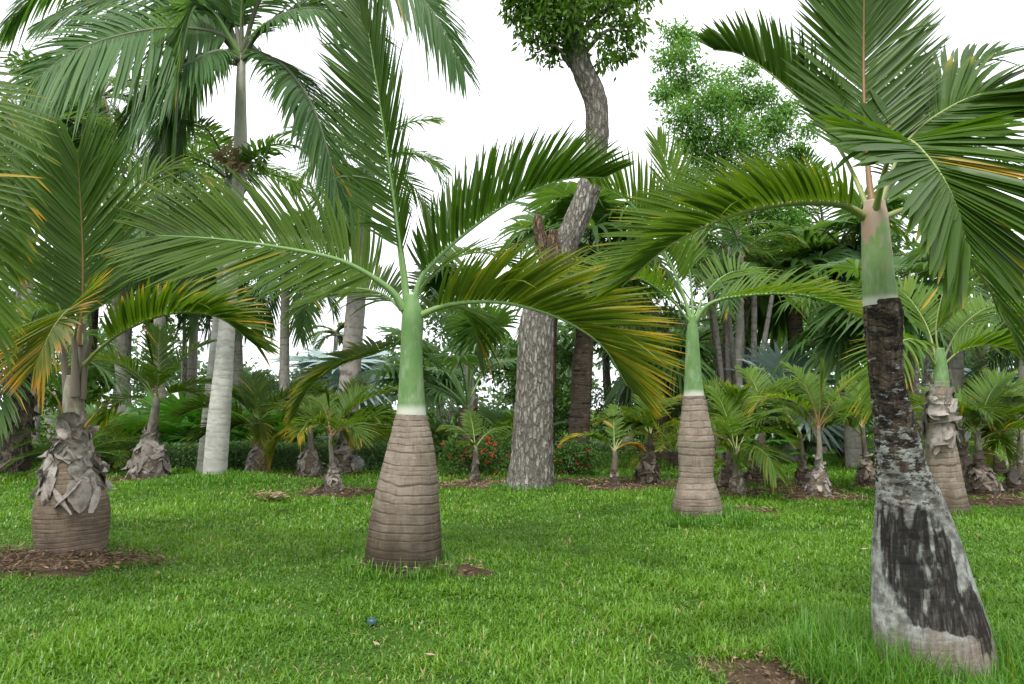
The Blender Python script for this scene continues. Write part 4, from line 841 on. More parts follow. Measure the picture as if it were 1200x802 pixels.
back_palm('silver fan palm far behind the small palms left of the centre palm', (372, 535), (400, 440), 22, 33, kind='fan', n=15, R_=52, pet=32, els=(70, -25), mat=LEAF_S, rib=RIB_D, seed=15, droop=.15)
back_palm('grey stemmed palm with a dark shaggy upper trunk left of the lichen crusted trunk', (1004, 552), (992, 385), 22, 19.5, kind='fan', n=13, R_=52, pet=44, els=(75, -15), mat=LEAF_D, seed=16, trunk=TRUNK_G, droop=.4, boots=0)
back_palm('dark fan palm spreading broad leaves over the young palms, right of the stem clump', (935, 530), (930, 335), 20, 24.5, kind='fan', n=13, R_=70, pet=52, els=(70, -12), mat=LEAF_D, seed=17, trunk=TRUNK_K, droop=.3)
back_palm('dark fan palm with star shaped leaves right behind the lichen palm', (1062, 540), (1058, 345), 18, 18, kind='fan', n=14, R_=64, pet=58, els=(75, -20), mat=LEAF_D, seed=18, trunk=TRUNK_K, droop=.25)
back_palm('dark crowned fan palm in the sky gap behind the curving tree trunk', (642, 530), (650, 268), 16, 26, kind='fan', n=14, R_=46, pet=40, els=(75, -20), mat=LEAF_D, seed=19, trunk=TRUNK_K, droop=.3)
back_palm('fan palm left of the big barked tree with a fresh green top', (560, 530), (536, 322), 10, 27, kind='fan', n=12, R_=36, pet=28, els=(80, -10), mat=LEAF_R, seed=20, droop=.4)
back_palm('feather palm behind the star leaved fan palm on the right', (1125, 540), (1118, 330), 18, 22, n=15, length=120, L=36, mat=LEAF_R, seed=21, els=(70, -30))
back_palm('feather palm rising at the right edge behind the silver fan palm', (1195, 540), (1205, 390), 18, 20, n=14, length=120, L=38, mat=LEAF_D, seed=22, els=(70, -20))
back_palm('distant feather palm left of the dark trunked fan palm', (610, 520), (602, 420), 10, 31, n=14, length=75, L=24, mat=LEAF_R, seed=23, els=(70, -10))
back_palm('distant feather palm right of the dark drooping fan palm', (800, 520), (812, 405), 12, 28, n=14, length=85, L=28, mat=LEAF_P, seed=24, els=(70, -20))
back_palm('slender whitish palm stem between the centre palm and the stalky fan palm', (516, 525), (511, 448), 6, 25, kind='fan', n=9, R_=30, pet=20, els=(75, -10), mat=LEAF_R, seed=25, trunk=ROYAL, ring=0)

back_palm('dark feather palm filling the gap between the light green tree and the lichen palm', (960, 530), (965, 270), 15, 25, n=18, length=120, L=36, mat=LEAF_D, seed=31, els=(75, -50))
back_palm('dark fan palm with a high crown behind the lichen palm crownshaft', (990, 530), (985, 290), 16, 23, kind='fan', n=13, R_=56, pet=50, els=(75, -25), mat=LEAF_R, seed=32, trunk=TRUNK_K, droop=.3)
back_palm('feather palm with pale arching fronds at the far right', (1150, 530), (1150, 300), 15, 24, n=16, length=120, L=36, mat=LEAF_R, seed=33, els=(75, -40))
back_palm('tall feather palm between the royal palm and the left palm', (185, 530), (190, 235), 14, 23, n=18, length=120, L=36, mat=LEAF_D, seed=34, els=(78, -50))
back_palm('feather palm with dense crown behind the long left frond of the centre palm', (335, 530), (335, 310), 12, 25, n=17, length=95, L=34, mat=LEAF_R, seed=35, els=(75, -30))
back_palm('tall feather palm leaning at the far left edge', (40, 530), (22, 160), 15, 21, n=17, length=125, L=38, mat=LEAF_D, seed=36, els=(78, -45))
back_palm('dense feather palm behind the dark drooping fan palm', (735, 530), (735, 330), 14, 26, n=17, length=100, L=34, mat=LEAF_D, seed=37, els=(78, -45))

# low fan palms and cycads behind the hedge
def low_fan(label, base, Y, n, R_, pet, mat, seed, els=(75, 5), droop=.15):
    m = PXM(Y); p = P(base[0], base[1], Y); p[2] = float(gh(p[0], p[1])); g = np.random.default_rng(seed)
    t = thing('low_fan_palm', label, 'palm tree', p, 'low fan palms behind the hedge')
    part('trunk', trunk_mesh('trunk', p, [p-[0, 0, .1], p+[0, 0, .15], p+[0, 0, .3]], [.10, .10, .07], TRUNK_K, ns=20, nr=24, ring=.008, seed=seed), t)
    for i in range(n):
        fan_leaf(t, p+[0, 0, .28], i*137.5+g.uniform(0, 30), els[0]+(els[1]-els[0])*i/n, pet*m*g.uniform(.8, 1.2), R_*m*g.uniform(.85, 1.15), bend=25, mat=mat, rib=RIB_G, nseg=28, seed=seed*13+i, droop=droop, r0=.012, cup=.12, split=.65)
low_fan('bright green low fan palm behind the hedge, left of the royal palm', (212, 540), 20.5, 16, 46, 58, LEAF_F, 1)
low_fan('bright green low fan palm behind the hedge just right of the royal palm', (272, 540), 20.8, 14, 40, 48, LEAF_F, 2)
low_fan('low fan palm behind the hedge near the yellow drooping young palm', (342, 538), 22, 12, 34, 40, LEAF_F, 3)
low_fan('pale low fan palm behind the hedge behind the left palm', (120, 540), 21, 12, 34, 44, LEAF_P, 4)
low_fan('low fan palm in the shade left of the thick dark trunk', (600, 530), 23, 11, 40, 46, LEAF_D, 5)
low_fan('low fan palm under the stem clump', (905, 530), 21, 11, 34, 46, LEAF_F, 6)
low_fan('low fan palm below the silver one on the right', (990, 535), 22, 11, 34, 44, LEAF_P, 7)
def cycad(label, base, Y, n, ln, L, mat, seed, els=(70, 5), bend=70, age=.05):
    m = PXM(Y); p = P(base[0], base[1], Y); p[2] = float(gh(p[0], p[1])); g = np.random.default_rng(seed)
    t = thing('cycad', label, 'cycad', p, 'cycads and low feather palms')
    part('trunk', trunk_mesh('trunk', p, [p-[0, 0, .1], p+[0, 0, .2], p+[0, 0, .4]], [.13, .13, .09], TRUNK_K, ns=20, nr=24, ring=.012, seed=seed), t)
    for i in range(n):
        gfrond(t, p+[0, 0, .38], i*137.5, els[0]+(els[1]-els[0])*i/n, ln*m*g.uniform(.85, 1.15), bend, L=L*m, n=28, lift=.35, droop=.1, w=.7*m, t0=.16, r0=.014, mat=mat, rib=RIB_G, seg=4, age=age, seed=seed*13+i)
cycad('low feathery cycad behind the left palm in front of the hedge', (92, 548), 17.2, 17, 82, 20, LEAF_Y, 1)
cycad('low feathery cycad at the hedge just right of the left palm', (140, 548), 18.6, 14, 66, 17, LEAF_Y, 2, age=.1)
cycad('feathery cycad behind the thin seedling with yellow frond', (790, 530), 19, 14, 70, 18, LEAF_Y, 3, age=.22)
cycad('cycad below the stalky fan palm beside the flower bush', (585, 525), 20, 13, 66, 17, LEAF_Y, 4)
cycad('cycad in the shade under the star leaved fan palm', (1085, 550), 17.5, 13, 66, 17, LEAF_D, 5)
cycad('bushy yellow green cycad right behind the centre palm trunk', (445, 540), 20, 15, 75, 20, LEAF_Y, 6, age=.14)
cycad('small cycad in front of the silver fan palm at the right', (1172, 560), 17.5, 12, 55, 15, LEAF_Y, 7)

# multi stemmed clump
YM = 22.
p0 = P(868, 530, YM); p0[2] = float(gh(p0[0], p0[1]))
tM = thing('clumping_palm', 'clump of slim pale palm stems with a feathery dark top behind the pinched palm', 'palm tree', p0)
for i, (xb, xt, yt, wd) in enumerate([(850, 832, 330, 7), (858, 856, 290, 8), (864, 866, 270, 8), (870, 868, 300, 9), (874, 884, 310, 8), (880, 905, 345, 7), (866, 848, 320, 6), (846, 812, 380, 7)]):
    a, b_ = P(xb, 528, YM+random.uniform(-.4, .4)), P(xt, yt, YM+random.uniform(-.8, .8)); a[2] = -.05
    bm = Buf(); c_, _ = spline([a, (a+b_)/2+[(-1)**i*.08, 0, 0], b_], 20); 
    part('stem', trunk_mesh('stem', p0, [a, (a+b_)/2+[(-1)**i*.08, 0, 0], b_], [wd*.5*PXM(YM), wd*.48*PXM(YM), wd*.36*PXM(YM)], TRUNK_G, ns=16, nr=70, ring=.006, ringgap=.18, seed=i), tM)
    for j in range(4):
        gfrond(tM, b_, i*77+j*92, 70-j*22, 75*PXM(YM), 85, L=26*PXM(YM), n=24, lift=.2, droop=.3, w=1.2*PXM(YM), t0=.15, r0=.03, mat=LEAF_D if j % 2 else LEAF_R, rib=RIB_D, seg=4, seed=900+i*5+j)

# ------------------------------------------------------------------ broad leaved trees and shrubs
def tree(label, base, Y, tops, crown, wpx, n, size, mat, seed, trunk=None, cat='tree', name='leafy_tree', group='trees behind the lawn', hang=.3, spread=1., aspect=.42):
    m = PXM(Y); p = P(base[0], base[1], Y); p[2] = float(gh(p[0], p[1])); g = np.random.default_rng(seed)
    t = thing(name, label, cat, p, group)
    bb = Buf()
    for (x, y, ww) in tops:
        b_ = P(x, y, Y+g.uniform(-.8, .8)); mid = p*.45+b_*.55+np.array([g.normal(0, .12), g.normal(0, .12), 0])
        c_, _ = spline([p-[0, 0, .1], mid, b_], 30); tube(bb, c_, np.linspace(wpx*.5*m*ww, wpx*.12*m*ww, 30), 12)
    part('trunk', bb.mesh('trunk', trunk or BARK, p), t)
    b2 = Buf()
    leaf_cloud(b2, [P(x, y, Y+d) for x, y, r, d in crown], [r*m for x, y, r, d in crown], n, size, seed=seed, hang=hang, spread=spread, aspect=aspect, squash=.75)
    part('crown', b2.mesh('crown', mat, p, smooth=False), t)
def blob(cx, cy, rx, ry, n, r, seed, dd=1.5):
    g = np.random.default_rng(seed); out = []
    for i in range(n):
        a = g.uniform(0, 6.283); q = g.random()**.5
        out.append((cx+rx*q*math.cos(a), cy+ry*q*math.sin(a), r*g.uniform(.55, 1.25), g.uniform(-dd, dd)))
    return out
tree('tall light green feathery tree with an open crown, right of the curving tree', (852, 535), 24, [(845, 120, 1), (800, 60, .6), (900, 160, .6), (815, 200, .5), (880, 230, .5)],
     [(x, y, r*1.3, q) for x, y, r, q in ((790, 40, 15, 0), (782, 70, 16, .4), (800, 62, 18, -.4), (778, 110, 14, 0), (796, 100, 20, .5), (800, 135, 20, -.5), (815, 165, 24, 0), (850, 95, 20, .3), (835, 120, 24, -.5), (870, 120, 24, .4), (895, 110, 15, 0), (905, 150, 24, 0), (860, 160, 28, -.4), (835, 190, 26, .3), (885, 190, 26, .2), (930, 180, 18, 0), (920, 210, 22, .4), (805, 215, 22, 0), (850, 225, 26, 0), (900, 240, 26, 0), (830, 255, 24, 0), (875, 270, 26, .4), (925, 260, 20, 0), (806, 45, 12, 0), (850, 300, 26, .5), (900, 310, 26, .6), (815, 300, 22, .6), (820, 85, 14, 0), (920, 130, 16, 0), (945, 215, 20, .3), (950, 150, 12, .2), (880, 80, 12, 0), (940, 290, 22, .4))], 15, 1150, .15, CROWN_L, 1, trunk=BARK_L, aspect=.34, spread=.6)
tree('dark green tree behind the stem clump', (880, 530), 27, [(870, 260, 1), (920, 290, .7), (830, 300, .7)], blob(875, 290, 75, 65, 20, 20, 2, 2), 14, 150, .26, CROWN_D, 2)
tree('dense dark tree behind the curving tree trunk', (720, 525), 29, [(720, 330, 1), (760, 350, .6)], blob(735, 365, 55, 45, 15, 21, 3, 2), 14, 150, .26, CROWN_D, 3)
tree('green tree with round crown behind the lichen palm at the right', (1075, 530), 28, [(1075, 300, 1), (1110, 330, .6)], blob(1060, 320, 55, 50, 13, 20, 4, 2), 14, 140, .26, CROWN_D, 4)
tree('dark tree at the far left behind the dark leaved palms', (35, 530), 25, [(35, 200, 1), (80, 160, .6), (10, 140, .5)], blob(55, 165, 75, 100, 30, 25, 5, 2), 18, 170, .26, CROWN_D, 5)
tree('small glossy leaved tree behind the slim grey trunk at the left', (215, 525), 30, [(213, 330, 1), (240, 320, .6)], blob(212, 350, 45, 45, 16, 18, 6, 1.5), 9, 110, .26, CROWN, 6)
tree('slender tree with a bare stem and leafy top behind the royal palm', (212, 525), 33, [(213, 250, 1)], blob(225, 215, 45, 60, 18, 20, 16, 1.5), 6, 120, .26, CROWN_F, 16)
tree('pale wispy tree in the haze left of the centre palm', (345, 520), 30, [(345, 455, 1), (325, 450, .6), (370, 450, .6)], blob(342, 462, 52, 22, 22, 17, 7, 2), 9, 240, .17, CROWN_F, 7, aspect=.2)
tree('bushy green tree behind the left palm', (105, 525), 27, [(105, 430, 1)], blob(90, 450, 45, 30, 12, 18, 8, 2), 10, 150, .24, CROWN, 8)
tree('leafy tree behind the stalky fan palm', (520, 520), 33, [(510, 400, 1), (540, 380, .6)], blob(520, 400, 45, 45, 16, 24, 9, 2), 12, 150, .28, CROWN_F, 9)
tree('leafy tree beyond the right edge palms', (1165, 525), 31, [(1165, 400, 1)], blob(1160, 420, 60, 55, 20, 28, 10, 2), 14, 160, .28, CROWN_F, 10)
tree('dark leafy tree behind the dark drooping fan palm', (770, 525), 27, [(770, 430, 1)], blob(770, 445, 60, 45, 17, 20, 11, 2), 12, 150, .26, CROWN_D, 11)
tree('dark leafy tree behind the whitish based young palm', (960, 525), 30, [(960, 420, 1)], blob(965, 430, 70, 50, 17, 21, 12, 2), 12, 150, .26, CROWN_D, 12)
tree('dark leafy tree behind the big barked tree', (640, 525), 28, [(630, 430, 1)], blob(630, 445, 50, 45, 15, 20, 13, 2), 12, 150, .26, CROWN_D, 13)
def shrub(label, base, Y, blobs, n, size, mat, seed, group='shrubs behind the lawn', aspect=.45):
    m = PXM(Y); p = P(base[0], base[1], Y); p[2] = float(gh(p[0], p[1])); g = np.random.default_rng(seed)
    t = thing('shrub', label, 'shrub', p, group)
    bb = Buf()
    for i in range(7):
        x, y, r, d = blobs[i % len(blobs)]; e = P(x, y, Y+d); c_, _ = spline([p+[g.normal(0, .1), g.normal(0, .1), -.05], (p+e)/2+[0, 0, .1], e], 10); tube(bb, c_, np.linspace(.02, .006, 10), 6)
    part('stems', bb.mesh('stems', BARK_DK, p), t)
    b2 = Buf(); leaf_cloud(b2, [P(x, y, Y+d) for x, y, r, d in blobs], [r*m for x, y, r, d in blobs], n, size, seed=seed, aspect=aspect, squash=.85)
    part('foliage', b2.mesh('foliage', mat, p, smooth=False), t); return t, p, m
def flowers(t, p, blobs, Y, n, seed):
    g = np.random.default_rng(seed)
    for i in range(n):
        x, y, r, d = blobs[g.integers(len(blobs))]; c = P(x, y, Y+d); v = nrm(g.normal(size=3)); v[1] = -abs(v[1]); c = c+v*r*PXM(Y)*1.0
        b = Buf(); leaf_cloud(b, [c], [.03], 16, .045, seed=seed*100+i, aspect=.8); part('flower', b.mesh('flower', FLOWER, p, smooth=False), t)
bl = [(x, y, 15, random.uniform(-.3, .3)) for x in range(528, 606, 12) for y in (530, 545)]+[(540, 522, 12, 0), (575, 520, 13, 0), (598, 522, 12, .2)]
t, p, m = shrub('red flowered bush in the bed left of the big barked tree', (562, 560), 17, bl, 230, .075, CROWN_D, 31); flowers(t, p, bl, 17, 34, 5)
bl = [(x, y, 14, random.uniform(-.3, .3)) for x in range(648, 698, 11) for y in (532, 547)]+[(665, 522, 12, 0), (683, 524, 11, 0)]
t, p, m = shrub('dark bush with few orange flowers right of the big barked tree', (672, 561), 17, bl, 230, .075, CROWN_D, 32); flowers(t, p, bl, 17, 14, 6)
SH = [('low dark shrub behind the seedling palms right of the barked tree', (740, 525), 30, 700, 790, 470, 520, CROWN_D), ('green shrub under the stem clump', (860, 525), 31, 830, 900, 480, 520, CROWN),
      ('dense shrub behind the whitish based young palm', (960, 525), 31, 915, 1000, 475, 520, CROWN), ('pale shrub behind the lichen crusted trunk', (1060, 525), 30, 1010, 1090, 480, 522, CROWN),
      ('leafy shrub behind the leaning young palms', (1130, 525), 29, 1100, 1180, 480, 522, CROWN), ('shrub at the right edge behind the silver fan palm', (1195, 525), 29, 1170, 1230, 470, 522, CROWN),
      ('yellow green shrub behind the orange stalked young palm', (440, 530), 23, 410, 480, 480, 530, CROWN), ('round grey green shrub between the centre palm and red flowers', (490, 535), 21, 500, 530, 485, 535, CROWN_D),
      ('shrub behind the hedge left of the royal palm', (160, 530), 24, 110, 230, 470, 530, CROWN), ('shrub behind the hedge at the far left', (40, 530), 22, -20, 90, 470, 530, CROWN_D),
      ('shrub behind the hedge right of the royal palm', (310, 530), 24, 270, 400, 485, 530, CROWN), ('tall dark shrub behind the thick dark trunk', (650, 525), 28, 600, 720, 450, 522, CROWN_D),
      ('tall dark shrub left of the pinched palm', (800, 525), 31, 770, 850, 450, 520, CROWN_D), ('shrub right of the red flower bush, in deep shade', (620, 535), 22, 590, 650, 480, 535, CROWN_D)]
for i, (lb, bs, Y, x0, x1, y0, y1, mt) in enumerate(SH):
    g = np.random.default_rng(500+i); k = max(8, int((x1-x0)*(y1-y0)/420))
    shrub(lb, bs, Y, [(g.uniform(x0, x1), g.uniform(y0+8, y1), g.uniform(12, 20), g.uniform(-.6, .6)) for _ in range(k)], 130, .16, mt, 40+i)

# far wood behind everything
wb = Buf(); g = np.random.default_rng(99); cs_ = []; rs_ = []
for i in range(330):
    px = g.uniform(-420, 1620); Y = g.uniform(42, 62)
    top = np.interp(px, [-400, 0, 90, 200, 300, 330, 400, 470, 560, 640, 720, 820, 1000, 1100, 1200, 1600], [250, 300, 380, 420, 440, 446, 442, 420, 400, 390, 370, 380, 370, 400, 390, 300])
    y = top+(480-top)*g.random()**1.3; cs_.append(P(px, y, Y)); rs_.append(g.uniform(1.0, 1.9))
leaf_cloud(wb, cs_, rs_, 150, .5, seed=77, aspect=.5)
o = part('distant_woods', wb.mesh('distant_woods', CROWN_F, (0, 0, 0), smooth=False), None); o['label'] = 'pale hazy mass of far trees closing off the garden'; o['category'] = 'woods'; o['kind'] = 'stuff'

# clipped hedges
def hedge(label, x0, x1, Y, h, d, seed, lv=9500):
    a, b_ = P(x0, 540, Y), P(x1, 540, Y); X0, X1 = a[0], b_[0]; p = np.array([(X0+X1)/2, Y, 0.])
    t = thing('clipped_hedge', label, 'hedge', p, 'clipped hedges')
    g = np.random.default_rng(seed); nx = 60
    # bumpy solid core of twigs
    xs = np.linspace(X0+.06, X1-.06, nx); pr = np.array([(-d/2+.05, 0), (-d/2+.05, h-.12), (-d/2+.12, h-.06), (d/2-.12, h-.06), (d/2-.05, h-.12), (d/2-.05, 0)])
    V = np.array([[x, Y+q[0]+g.normal(0, .012), q[1]+float(gh(x, Y))+g.normal(0, .012)] for x in xs for q in pr]); k = len(pr)
    Q = [[i*k+j, i*k+j+1, (i+1)*k+j+1, (i+1)*k+j] for i in range(nx-1) for j in range(k-1)]+[[0, 1, 4, 5], [1, 2, 3, 4]]+[[(nx-1)*k+c for c in (0, 1, 4, 5)], [(nx-1)*k+c for c in (1, 2, 3, 4)]]
    bb = Buf(); bb.add(V, Q); part('twigs', bb.mesh('twigs', TWIG, p), t)
    m = int(lv*(X1-X0)/9); f_ = g.random(m)
    x = g.uniform(X0, X1, m); y = np.where(f_ < .55, Y-d/2, np.where(f_ < .9, Y+g.uniform(-d/2, d/2, m), Y+d/2)); z = np.where((f_ >= .55) & (f_ < .9), h, g.uniform(0.02, h, m))
    pz = np.stack([x+g.normal(0, .015, m), y+g.normal(0, .022, m)+.05*(fbm(np.stack([x*1.4, z*2, 0*x], -1), 2)-.5), z+gh(x, y)+g.normal(0, .015, m)+.06*(fbm(np.stack([x*.9, y, 0*x+5], -1), 2)-.5)], 1)
    ax = nrm(np.where((f_ < .55)[:, None], [0, -1, .3], np.where((f_ < .9)[:, None], [0, -.2, 1], [0, 1, .3]))+g.normal(size=(m, 3))*.8); w_ = nrm(np.cross(ax, g.normal(size=(m, 3))))
    l = .065*g.uniform(.6, 1.4, m)[:, None]
    V = np.stack([pz, pz+ax*l*.5+w_*l*.28, pz+ax*l, pz+ax*l*.5-w_*l*.28], 1)
    b2 = Buf(); b2.add(V, np.arange(m*4).reshape(m, 4), rn=np.repeat(g.random(m), 4), yel=np.repeat(np.clip(g.normal(.1, .1, m), 0, 1), 4)); part('foliage', b2.mesh('foliage', CROWN_H, p, smooth=False), t)
hedge('long low clipped hedge along the back of the lawn on the left', -40, 470, 18.9, .55, .8, 3, 22000)
hedge('low clipped hedge far back on the right under the stem clump', 845, 1000, 27, .35, .8, 4, 4500)
hedge('short clipped hedge far back behind the yellow fronded seedling', 690, 800, 25, .4, .8, 5, 4500)

# boulder, pot, cap
def boulder(label, px, py, r, seed, cat='rock'):
    p = groundpt(px, py); bb = Buf(); th = np.linspace(0, 2*np.pi, 40, endpoint=False); ph = np.linspace(-.45*np.pi, .5*np.pi, 22)
    d = np.stack([np.cos(ph)[:, None]*np.cos(th)[None], np.cos(ph)[:, None]*np.sin(th)[None], np.sin(ph)[:, None]+0*th[None]], -1)
    V = p+[0, 0, r*.45]+d*r*np.array([1.05, .9, .85])*(.75+.5*fbm(d*1.7+seed, 4))[..., None]
    i = np.arange(21)[:, None]*40; j = np.arange(40)[None]; k = (j+1) % 40
    bb.add(V, np.stack([i+j, i+k, i+40+k, i+40+j], -1).reshape(-1, 4)); solo('boulder', bb.mesh('boulder', STONE, p), label, cat, p)
boulder('rounded grey boulder behind the small palms left of the centre palm', 414, 551, .34, 3)
p = groundpt(436, 731); bb = Buf()
for zs, rs_ in (([.0, .02, .03, .034], [.036, .036, .032, .001]), ([.034, .040, .042], [.014, .013, .001])):
    tube(bb, np.array([p+[0, 0, z+.012] for z in zs]), rs_, 24, up=(0, 1, 0))
solo('sprinkler_cap', bb.mesh('sprinkler_cap', CAPM, p), 'small teal plastic cap sunk in the grass in front of the centre palm', 'sprinkler', p)
p = P(1163, 553, 20); p[2] = float(gh(p[0], p[1])); bb = Buf()
tube(bb, np.array([p+[0, 0, z] for z in (0, .02, .36, .37, .44, .44, .36, .05)]), [.12, .13, .2, .225, .225, .19, .17, .08], 28, up=(0, 1, 0)); solo('flower_pot', bb.mesh('flower_pot', POT, p, smooth=False), 'terracotta pot standing behind the leaning young palms at right', 'pot', p)
p = P(1178, 553, 19.5); p[2] = float(gh(p[0], p[1])); bb = Buf()
tube(bb, np.array([p+[0, 0, z] for z in (-.1, 0, .6, .72, .73)]), [.09, .09, .085, .08, .001], 20, up=(0, 1, 0)); solo('stone_post', bb.mesh('stone_post', STONE, p, smooth=False), 'short pale stone post beside the terracotta pot at right', 'post', p)

# ------------------------------------------------------------------ ground
def axis(lim, n, k): u = np.linspace(-1, 1, n); return lim*np.sinh(k*u)/np.sinh(k)
gx = axis(260, 340, 4.6); gy = axis(260, 340, 4.6)+8
X, Yg = np.meshgrid(gx, gy); V = np.stack([X, Yg, gh(X, Yg)], -1).reshape(-1, 3); i = (np.arange(339)[:, None]*340+np.arange(339)[None]); Q = np.stack([i, i+1, i+341, i+340], -1).reshape(-1, 4)
o = part('ground', mk_mesh('ground', V, Q, None, True, GROUND), None); o['kind'] = 'structure'
gp = groundpt
# mulch and bare soil: (x, y, rx, ry)
q = gp(64, 662); PATCH = [(q[0]-.3, q[1]+.02, 1.15, .62)]
q = gp(912, 796); PATCH.append((q[0], q[1], .34, .46))
q = gp(480, 672); PATCH.append((q[0]+.1, q[1]-.05, .55, .30))
q = gp(410, 577); PATCH.append((q[0], q[1], .75, .28))
q = gp(660, 567); PATCH.append((q[0], q[1], 2.0, .5))
q = gp(560, 574); PATCH.append((q[0], q[1]+.5, 1.0, .5))
q = gp(925, 577); PATCH.append((q[0], q[1], .9, .35))
q = gp(1170, 590); PATCH.append((q[0], q[1], .9, .35))
q = gp(820, 602); PATCH.append((q[0]+.5, q[1]+.1, .55, .3))
PATCH += BEDS
THIN = np.array(PATCH)
def dirtness(x, y):
    x = np.asarray(x); y = np.asarray(y); m = np.full(x.shape, -1.)
    wob = .9*(fbm(np.stack([x*3.4, y*3.4, 0*x], -1), 4)-.5)*2
    for (a, b, rx, ry) in PATCH:
        m = np.maximum(m, 1-np.hypot((x-a)/rx, (y-b)/ry)+wob*.62)
    return m
for k, (a, b, rx, ry) in enumerate(PATCH):
    nr_, ns_ = 12, 56; th = np.linspace(0, 2*np.pi, ns_, endpoint=False); rr = np.linspace(.02, 1.4, nr_)
    g = np.random.default_rng(k); ed = 1+.16*np.sin(th*3+k)+.12*np.sin(th*5+2*k)+g.normal(0, .03, ns_)
    x = a+rr[:, None]*rx*np.cos(th)*ed; y = b+rr[:, None]*ry*np.sin(th)*ed
    z = gh(x, y)+.014+.035*np.clip(1.2-rr[:, None]**2, 0, 1)*(k > 1)+.02*(fbm(np.stack([x*9, y*9, 0*x], -1), 3)-.5)-.06*np.clip(rr[:, None]-.9, 0, 1)
    V = np.stack([x, y, z], -1).reshape(-1, 3); i = np.arange(nr_-1)[:, None]*ns_; j = np.arange(ns_)[None]; kk = (j+1) % ns_
    o = part('dirt_patch', mk_mesh('dirt_patch', V, np.stack([i+j, i+kk, i+ns_+kk, i+ns_+j], -1).reshape(-1, 4), None, True, DIRT), None); o['kind'] = 'structure'
# dry litter
g = np.random.default_rng(4); b = Buf(); pts = []
for k, (a, c, rx, ry) in enumerate(PATCH):
    m = int(900*rx*ry*(2.2 if k == 0 else (2.2 if k == 1 else 1))); th = g.uniform(0, 6.28, m); r = np.sqrt(g.random(m))*1.12; pts.append(np.stack([a+rx*r*np.cos(th), c+ry*r*np.sin(th)], 1))
pts.append(np.stack([g.uniform(-9, 9, 450), g.uniform(3.6, 17, 450)], 1)); q = gp(320, 588); pts.append(np.stack([q[0]+g.normal(0, .16, 160), q[1]+g.normal(0, .14, 160)], 1))
pts = np.concatenate(pts); m = len(pts); z = gh(pts[:, 0], pts[:, 1])+.03+.05*g.random(m); z[-160:] += .10*g.random(160)
p3 = np.c_[pts, z]; ax = nrm(g.normal(size=(m, 3))*[1, 1, .22]); w_ = nrm(np.cross(ax, [0, 0, 1.]+g.normal(size=(m, 3))*.3)); l = np.where(np.hypot(pts[:, 0]-PATCH[1][0], pts[:, 1]-PATCH[1][1]) < .6, .35, 1)[:, None]*g.uniform(.04, .13, m)[:, None]; wd = g.uniform(.004, .014, m)[:, None]; wd[-160:] *= 2.5
V = np.stack([p3-ax*l/2, p3+w_*wd, p3+ax*l/2, p3-w_*wd], 1); b.add(V, np.arange(m*4).reshape(m, 4), rn=np.repeat(g.random(m), 4), yel=np.repeat(np.where(((np.hypot(pts[:, 0]-PATCH[0][0], pts[:, 1]-PATCH[0][1]) < 1.6) | (np.hypot(pts[:, 0]-PATCH[1][0], pts[:, 1]-PATCH[1][1]) < .7)) & (g.random(m) < .88), .97, g.random(m)*.9), 4))
o = part('dry_litter', b.mesh('dry_litter', LITTER, (0, 0, 0), smooth=False), None); o['kind'] = 'stuff'; o['label'] = 'scattered dry brown leaf and mulch bits around the palm bases'; o['category'] = 'leaf litter'

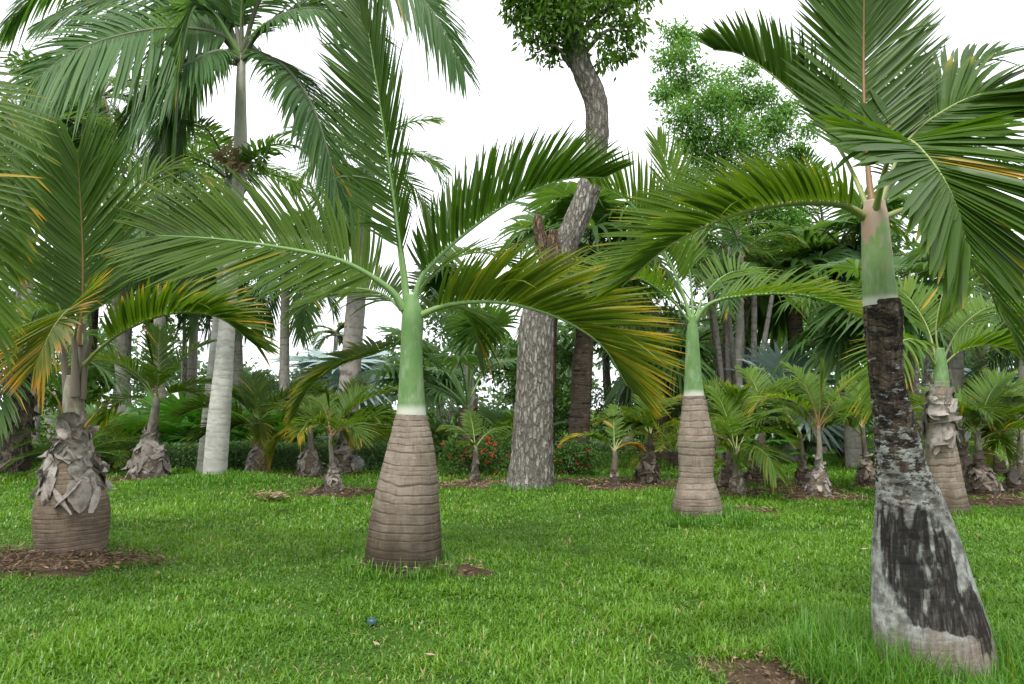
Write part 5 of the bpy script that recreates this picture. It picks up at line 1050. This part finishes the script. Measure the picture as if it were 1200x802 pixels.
# ------------------------------------------------------------------ grass
TR = [(b0, .33), (a0, .33), (c0, .30), (d0, .27), (e0, .26), (g0, .42), (f0, .22), (h0, .2)]
def grass(zones, mat, name, label, seed, tall=False):
    g = np.random.default_rng(seed); b = Buf()
    for y0, y1, dens, l0_, wd in zones:
        half = lambda y: y*.69+.5
        area = (half(y0)+half(y1))*(y1-y0); n = int(area*dens)
        y = np.sqrt(g.random(n)*(y1**2-y0**2)+y0**2); x = g.uniform(-1, 1, n)*half(y)
        dm = dirtness(x, y); pn = fbm(np.stack([x*.8, y*.8, 0*x+3], -1), 4); fine = fbm(np.stack([x*4, y*4, 0*x+9], -1), 2)
        bare = fbm(np.stack([x*1.5, y*1.5, 0*x+21], -1), 4)
        keep = (dm < g.normal(-.04, .14, n)) | ((dm < .4) & (g.random(n) < .05)); keep &= g.random(n) < np.clip(.45+1.1*(fine-.2), .1, 1)*np.clip(1-(bare-.60)*6, .5, 1)
        for (c, r) in TR: keep &= np.hypot(x-c[0], y-c[1]) > r
        x, y, pn, fine, dm, bare = x[keep], y[keep], pn[keep], fine[keep], dm[keep], bare[keep]; n = len(x)
        l = l0_*g.uniform(.5, 1.5, n)*(.25+1.5*pn)*(.55+.9*fine)
        az = g.uniform(0, 6.283, n)+1.2*(pn-.5); tilt = np.clip(g.normal(.95, .42, n), .05, 1.5)
        dh = np.stack([np.cos(az), np.sin(az), 0*az], 1); sd = np.stack([-np.sin(az), np.cos(az), 0*az], 1)
        p = np.c_[x, y, gh(x, y)-.005]
        up = np.array([0, 0, 1.]); l = l[:, None]; ti = tilt[:, None]
        m1 = p+(dh*np.sin(ti*.6)+up*np.cos(ti*.6))*l*.5; e = m1+(dh*np.sin(ti*1.35)+up*np.cos(ti*1.35))*l*.5
        w_ = wd*g.uniform(.7, 1.3, n)[:, None]
        V = np.stack([p-sd*w_*.35, p+sd*w_*.35, m1-sd*w_*.5, m1+sd*w_*.5, e-sd*w_*.06, e+sd*w_*.06], 1)
        a = np.arange(n)[:, None]*6; Q = np.concatenate([a+[0, 1, 3, 2], a+[2, 3, 5, 4]])
        dry = np.where(g.random(n) < .008+.09*np.clip(dm+.45, 0, .4)+.5*np.clip(bare-.58, 0, .3), g.uniform(.3, .9, n), np.clip(.05+.10*(pn-.5)+g.normal(0, .04, n), 0, 1))
        b.add(V, Q, rn=np.repeat(np.clip(g.random(n)*.75+1.1*(pn-.42)+.5*(fine-.5), 0, 1), 6), yel=np.repeat(dry, 6), tf=np.tile([0, 0, .5, .5, 1, 1], n))
    o = part(name, b.mesh(name, mat, (0, 0, 0)), None); o['kind'] = 'stuff'; o['label'] = label; o['category'] = 'grass'
grass([(2.6, 6.0, 6600, .053, .0088), (6.0, 9.5, 3900, .052, .0108), (9.5, 15, 1350, .060, .016), (15, 24, 480, .085, .025), (24, 42, 120, .11, .045)], GRASS, 'lawn_grass', 'short bright green lawn grass over the whole garden floor', 1)
# long tufts round the trunk bases and front right
def tufts(spec, seed):
    g = np.random.default_rng(seed); b = Buf()
    for (cx, cy, rx, ry, n, l0_, wd) in spec:
        a = g.uniform(0, 6.283, n); r = np.sqrt(g.random(n)); x = cx+rx*r*np.cos(a); y = cy+ry*r*np.sin(a)
        keep = np.ones(n, bool)
        for (c, rr) in TR: keep &= np.hypot(x-c[0], y-c[1]) > rr*.97
        x, y = x[keep], y[keep]; n2 = len(x); l = l0_*g.uniform(.5, 1.25, n2)[:, None]; az = g.uniform(0, 6.283, n2); ti = np.clip(g.normal(.5, .28, n2), .03, 1.2)[:, None]
        dh = np.stack([np.cos(az), np.sin(az), 0*az], 1); sd = np.stack([-np.sin(az), np.cos(az), 0*az], 1); up = np.array([0, 0, 1.]); p = np.c_[x, y, gh(x, y)-.005]
        R_ = [p]
        for k, f_ in enumerate((.35, .9, 1.7, 2.4)): R_.append(R_[-1]+(dh*np.sin(np.minimum(ti*f_, 2.3))+up*np.cos(np.minimum(ti*f_, 2.3)))*l*.25)
        w_ = wd*g.uniform(.7, 1.3, n2)[:, None]
        V = np.stack([v+s*sd*w_*k for v, k in zip(R_, (.35, .5, .45, .3, .04)) for s in (-1, 1)], 1)
        a_ = np.arange(n2)[:, None]*10; Q = np.concatenate([a_+[2*k, 2*k+1, 2*k+3, 2*k+2] for k in range(4)])
        b.add(V, Q, rn=np.repeat(g.random(n2), 10), yel=np.repeat(np.where(g.random(n2) < .03, .38, .03), 10), tf=np.tile(np.repeat(np.linspace(0, 1, 5), 2), n2))
    o = part('tall_grass', b.mesh('tall_grass', GRASS_T, (0, 0, 0)), None); o['kind'] = 'stuff'; o['label'] = 'longer darker grass tufts round the trunk bases'; o['category'] = 'grass'
tufts([(a0[0]-.45, a0[1]-.05, .40, .5, 1900, .30, .006), (a0[0]-.1, a0[1]-.5, .7, .28, 1700, .20, .006), (a0[0]+.5, a0[1]-.1, .35, .6, 900, .26, .006), (a0[0]-.1, a0[1]+.35, .6, .35, 1100, .26, .006),
       (b0[0], b0[1]-.05, .55, .5, 1300, .15, .008), (d0[0], d0[1]-.15, .75, .6, 1500, .16, .011), (f0[0], f0[1]-.3, 1.3, .8, 2200, .12, .014), (g0[0], g0[1]-.1, .75, .6, 900, .16, .014), (e0[0], e0[1], .5, .5, 500, .15, .012)], 6)
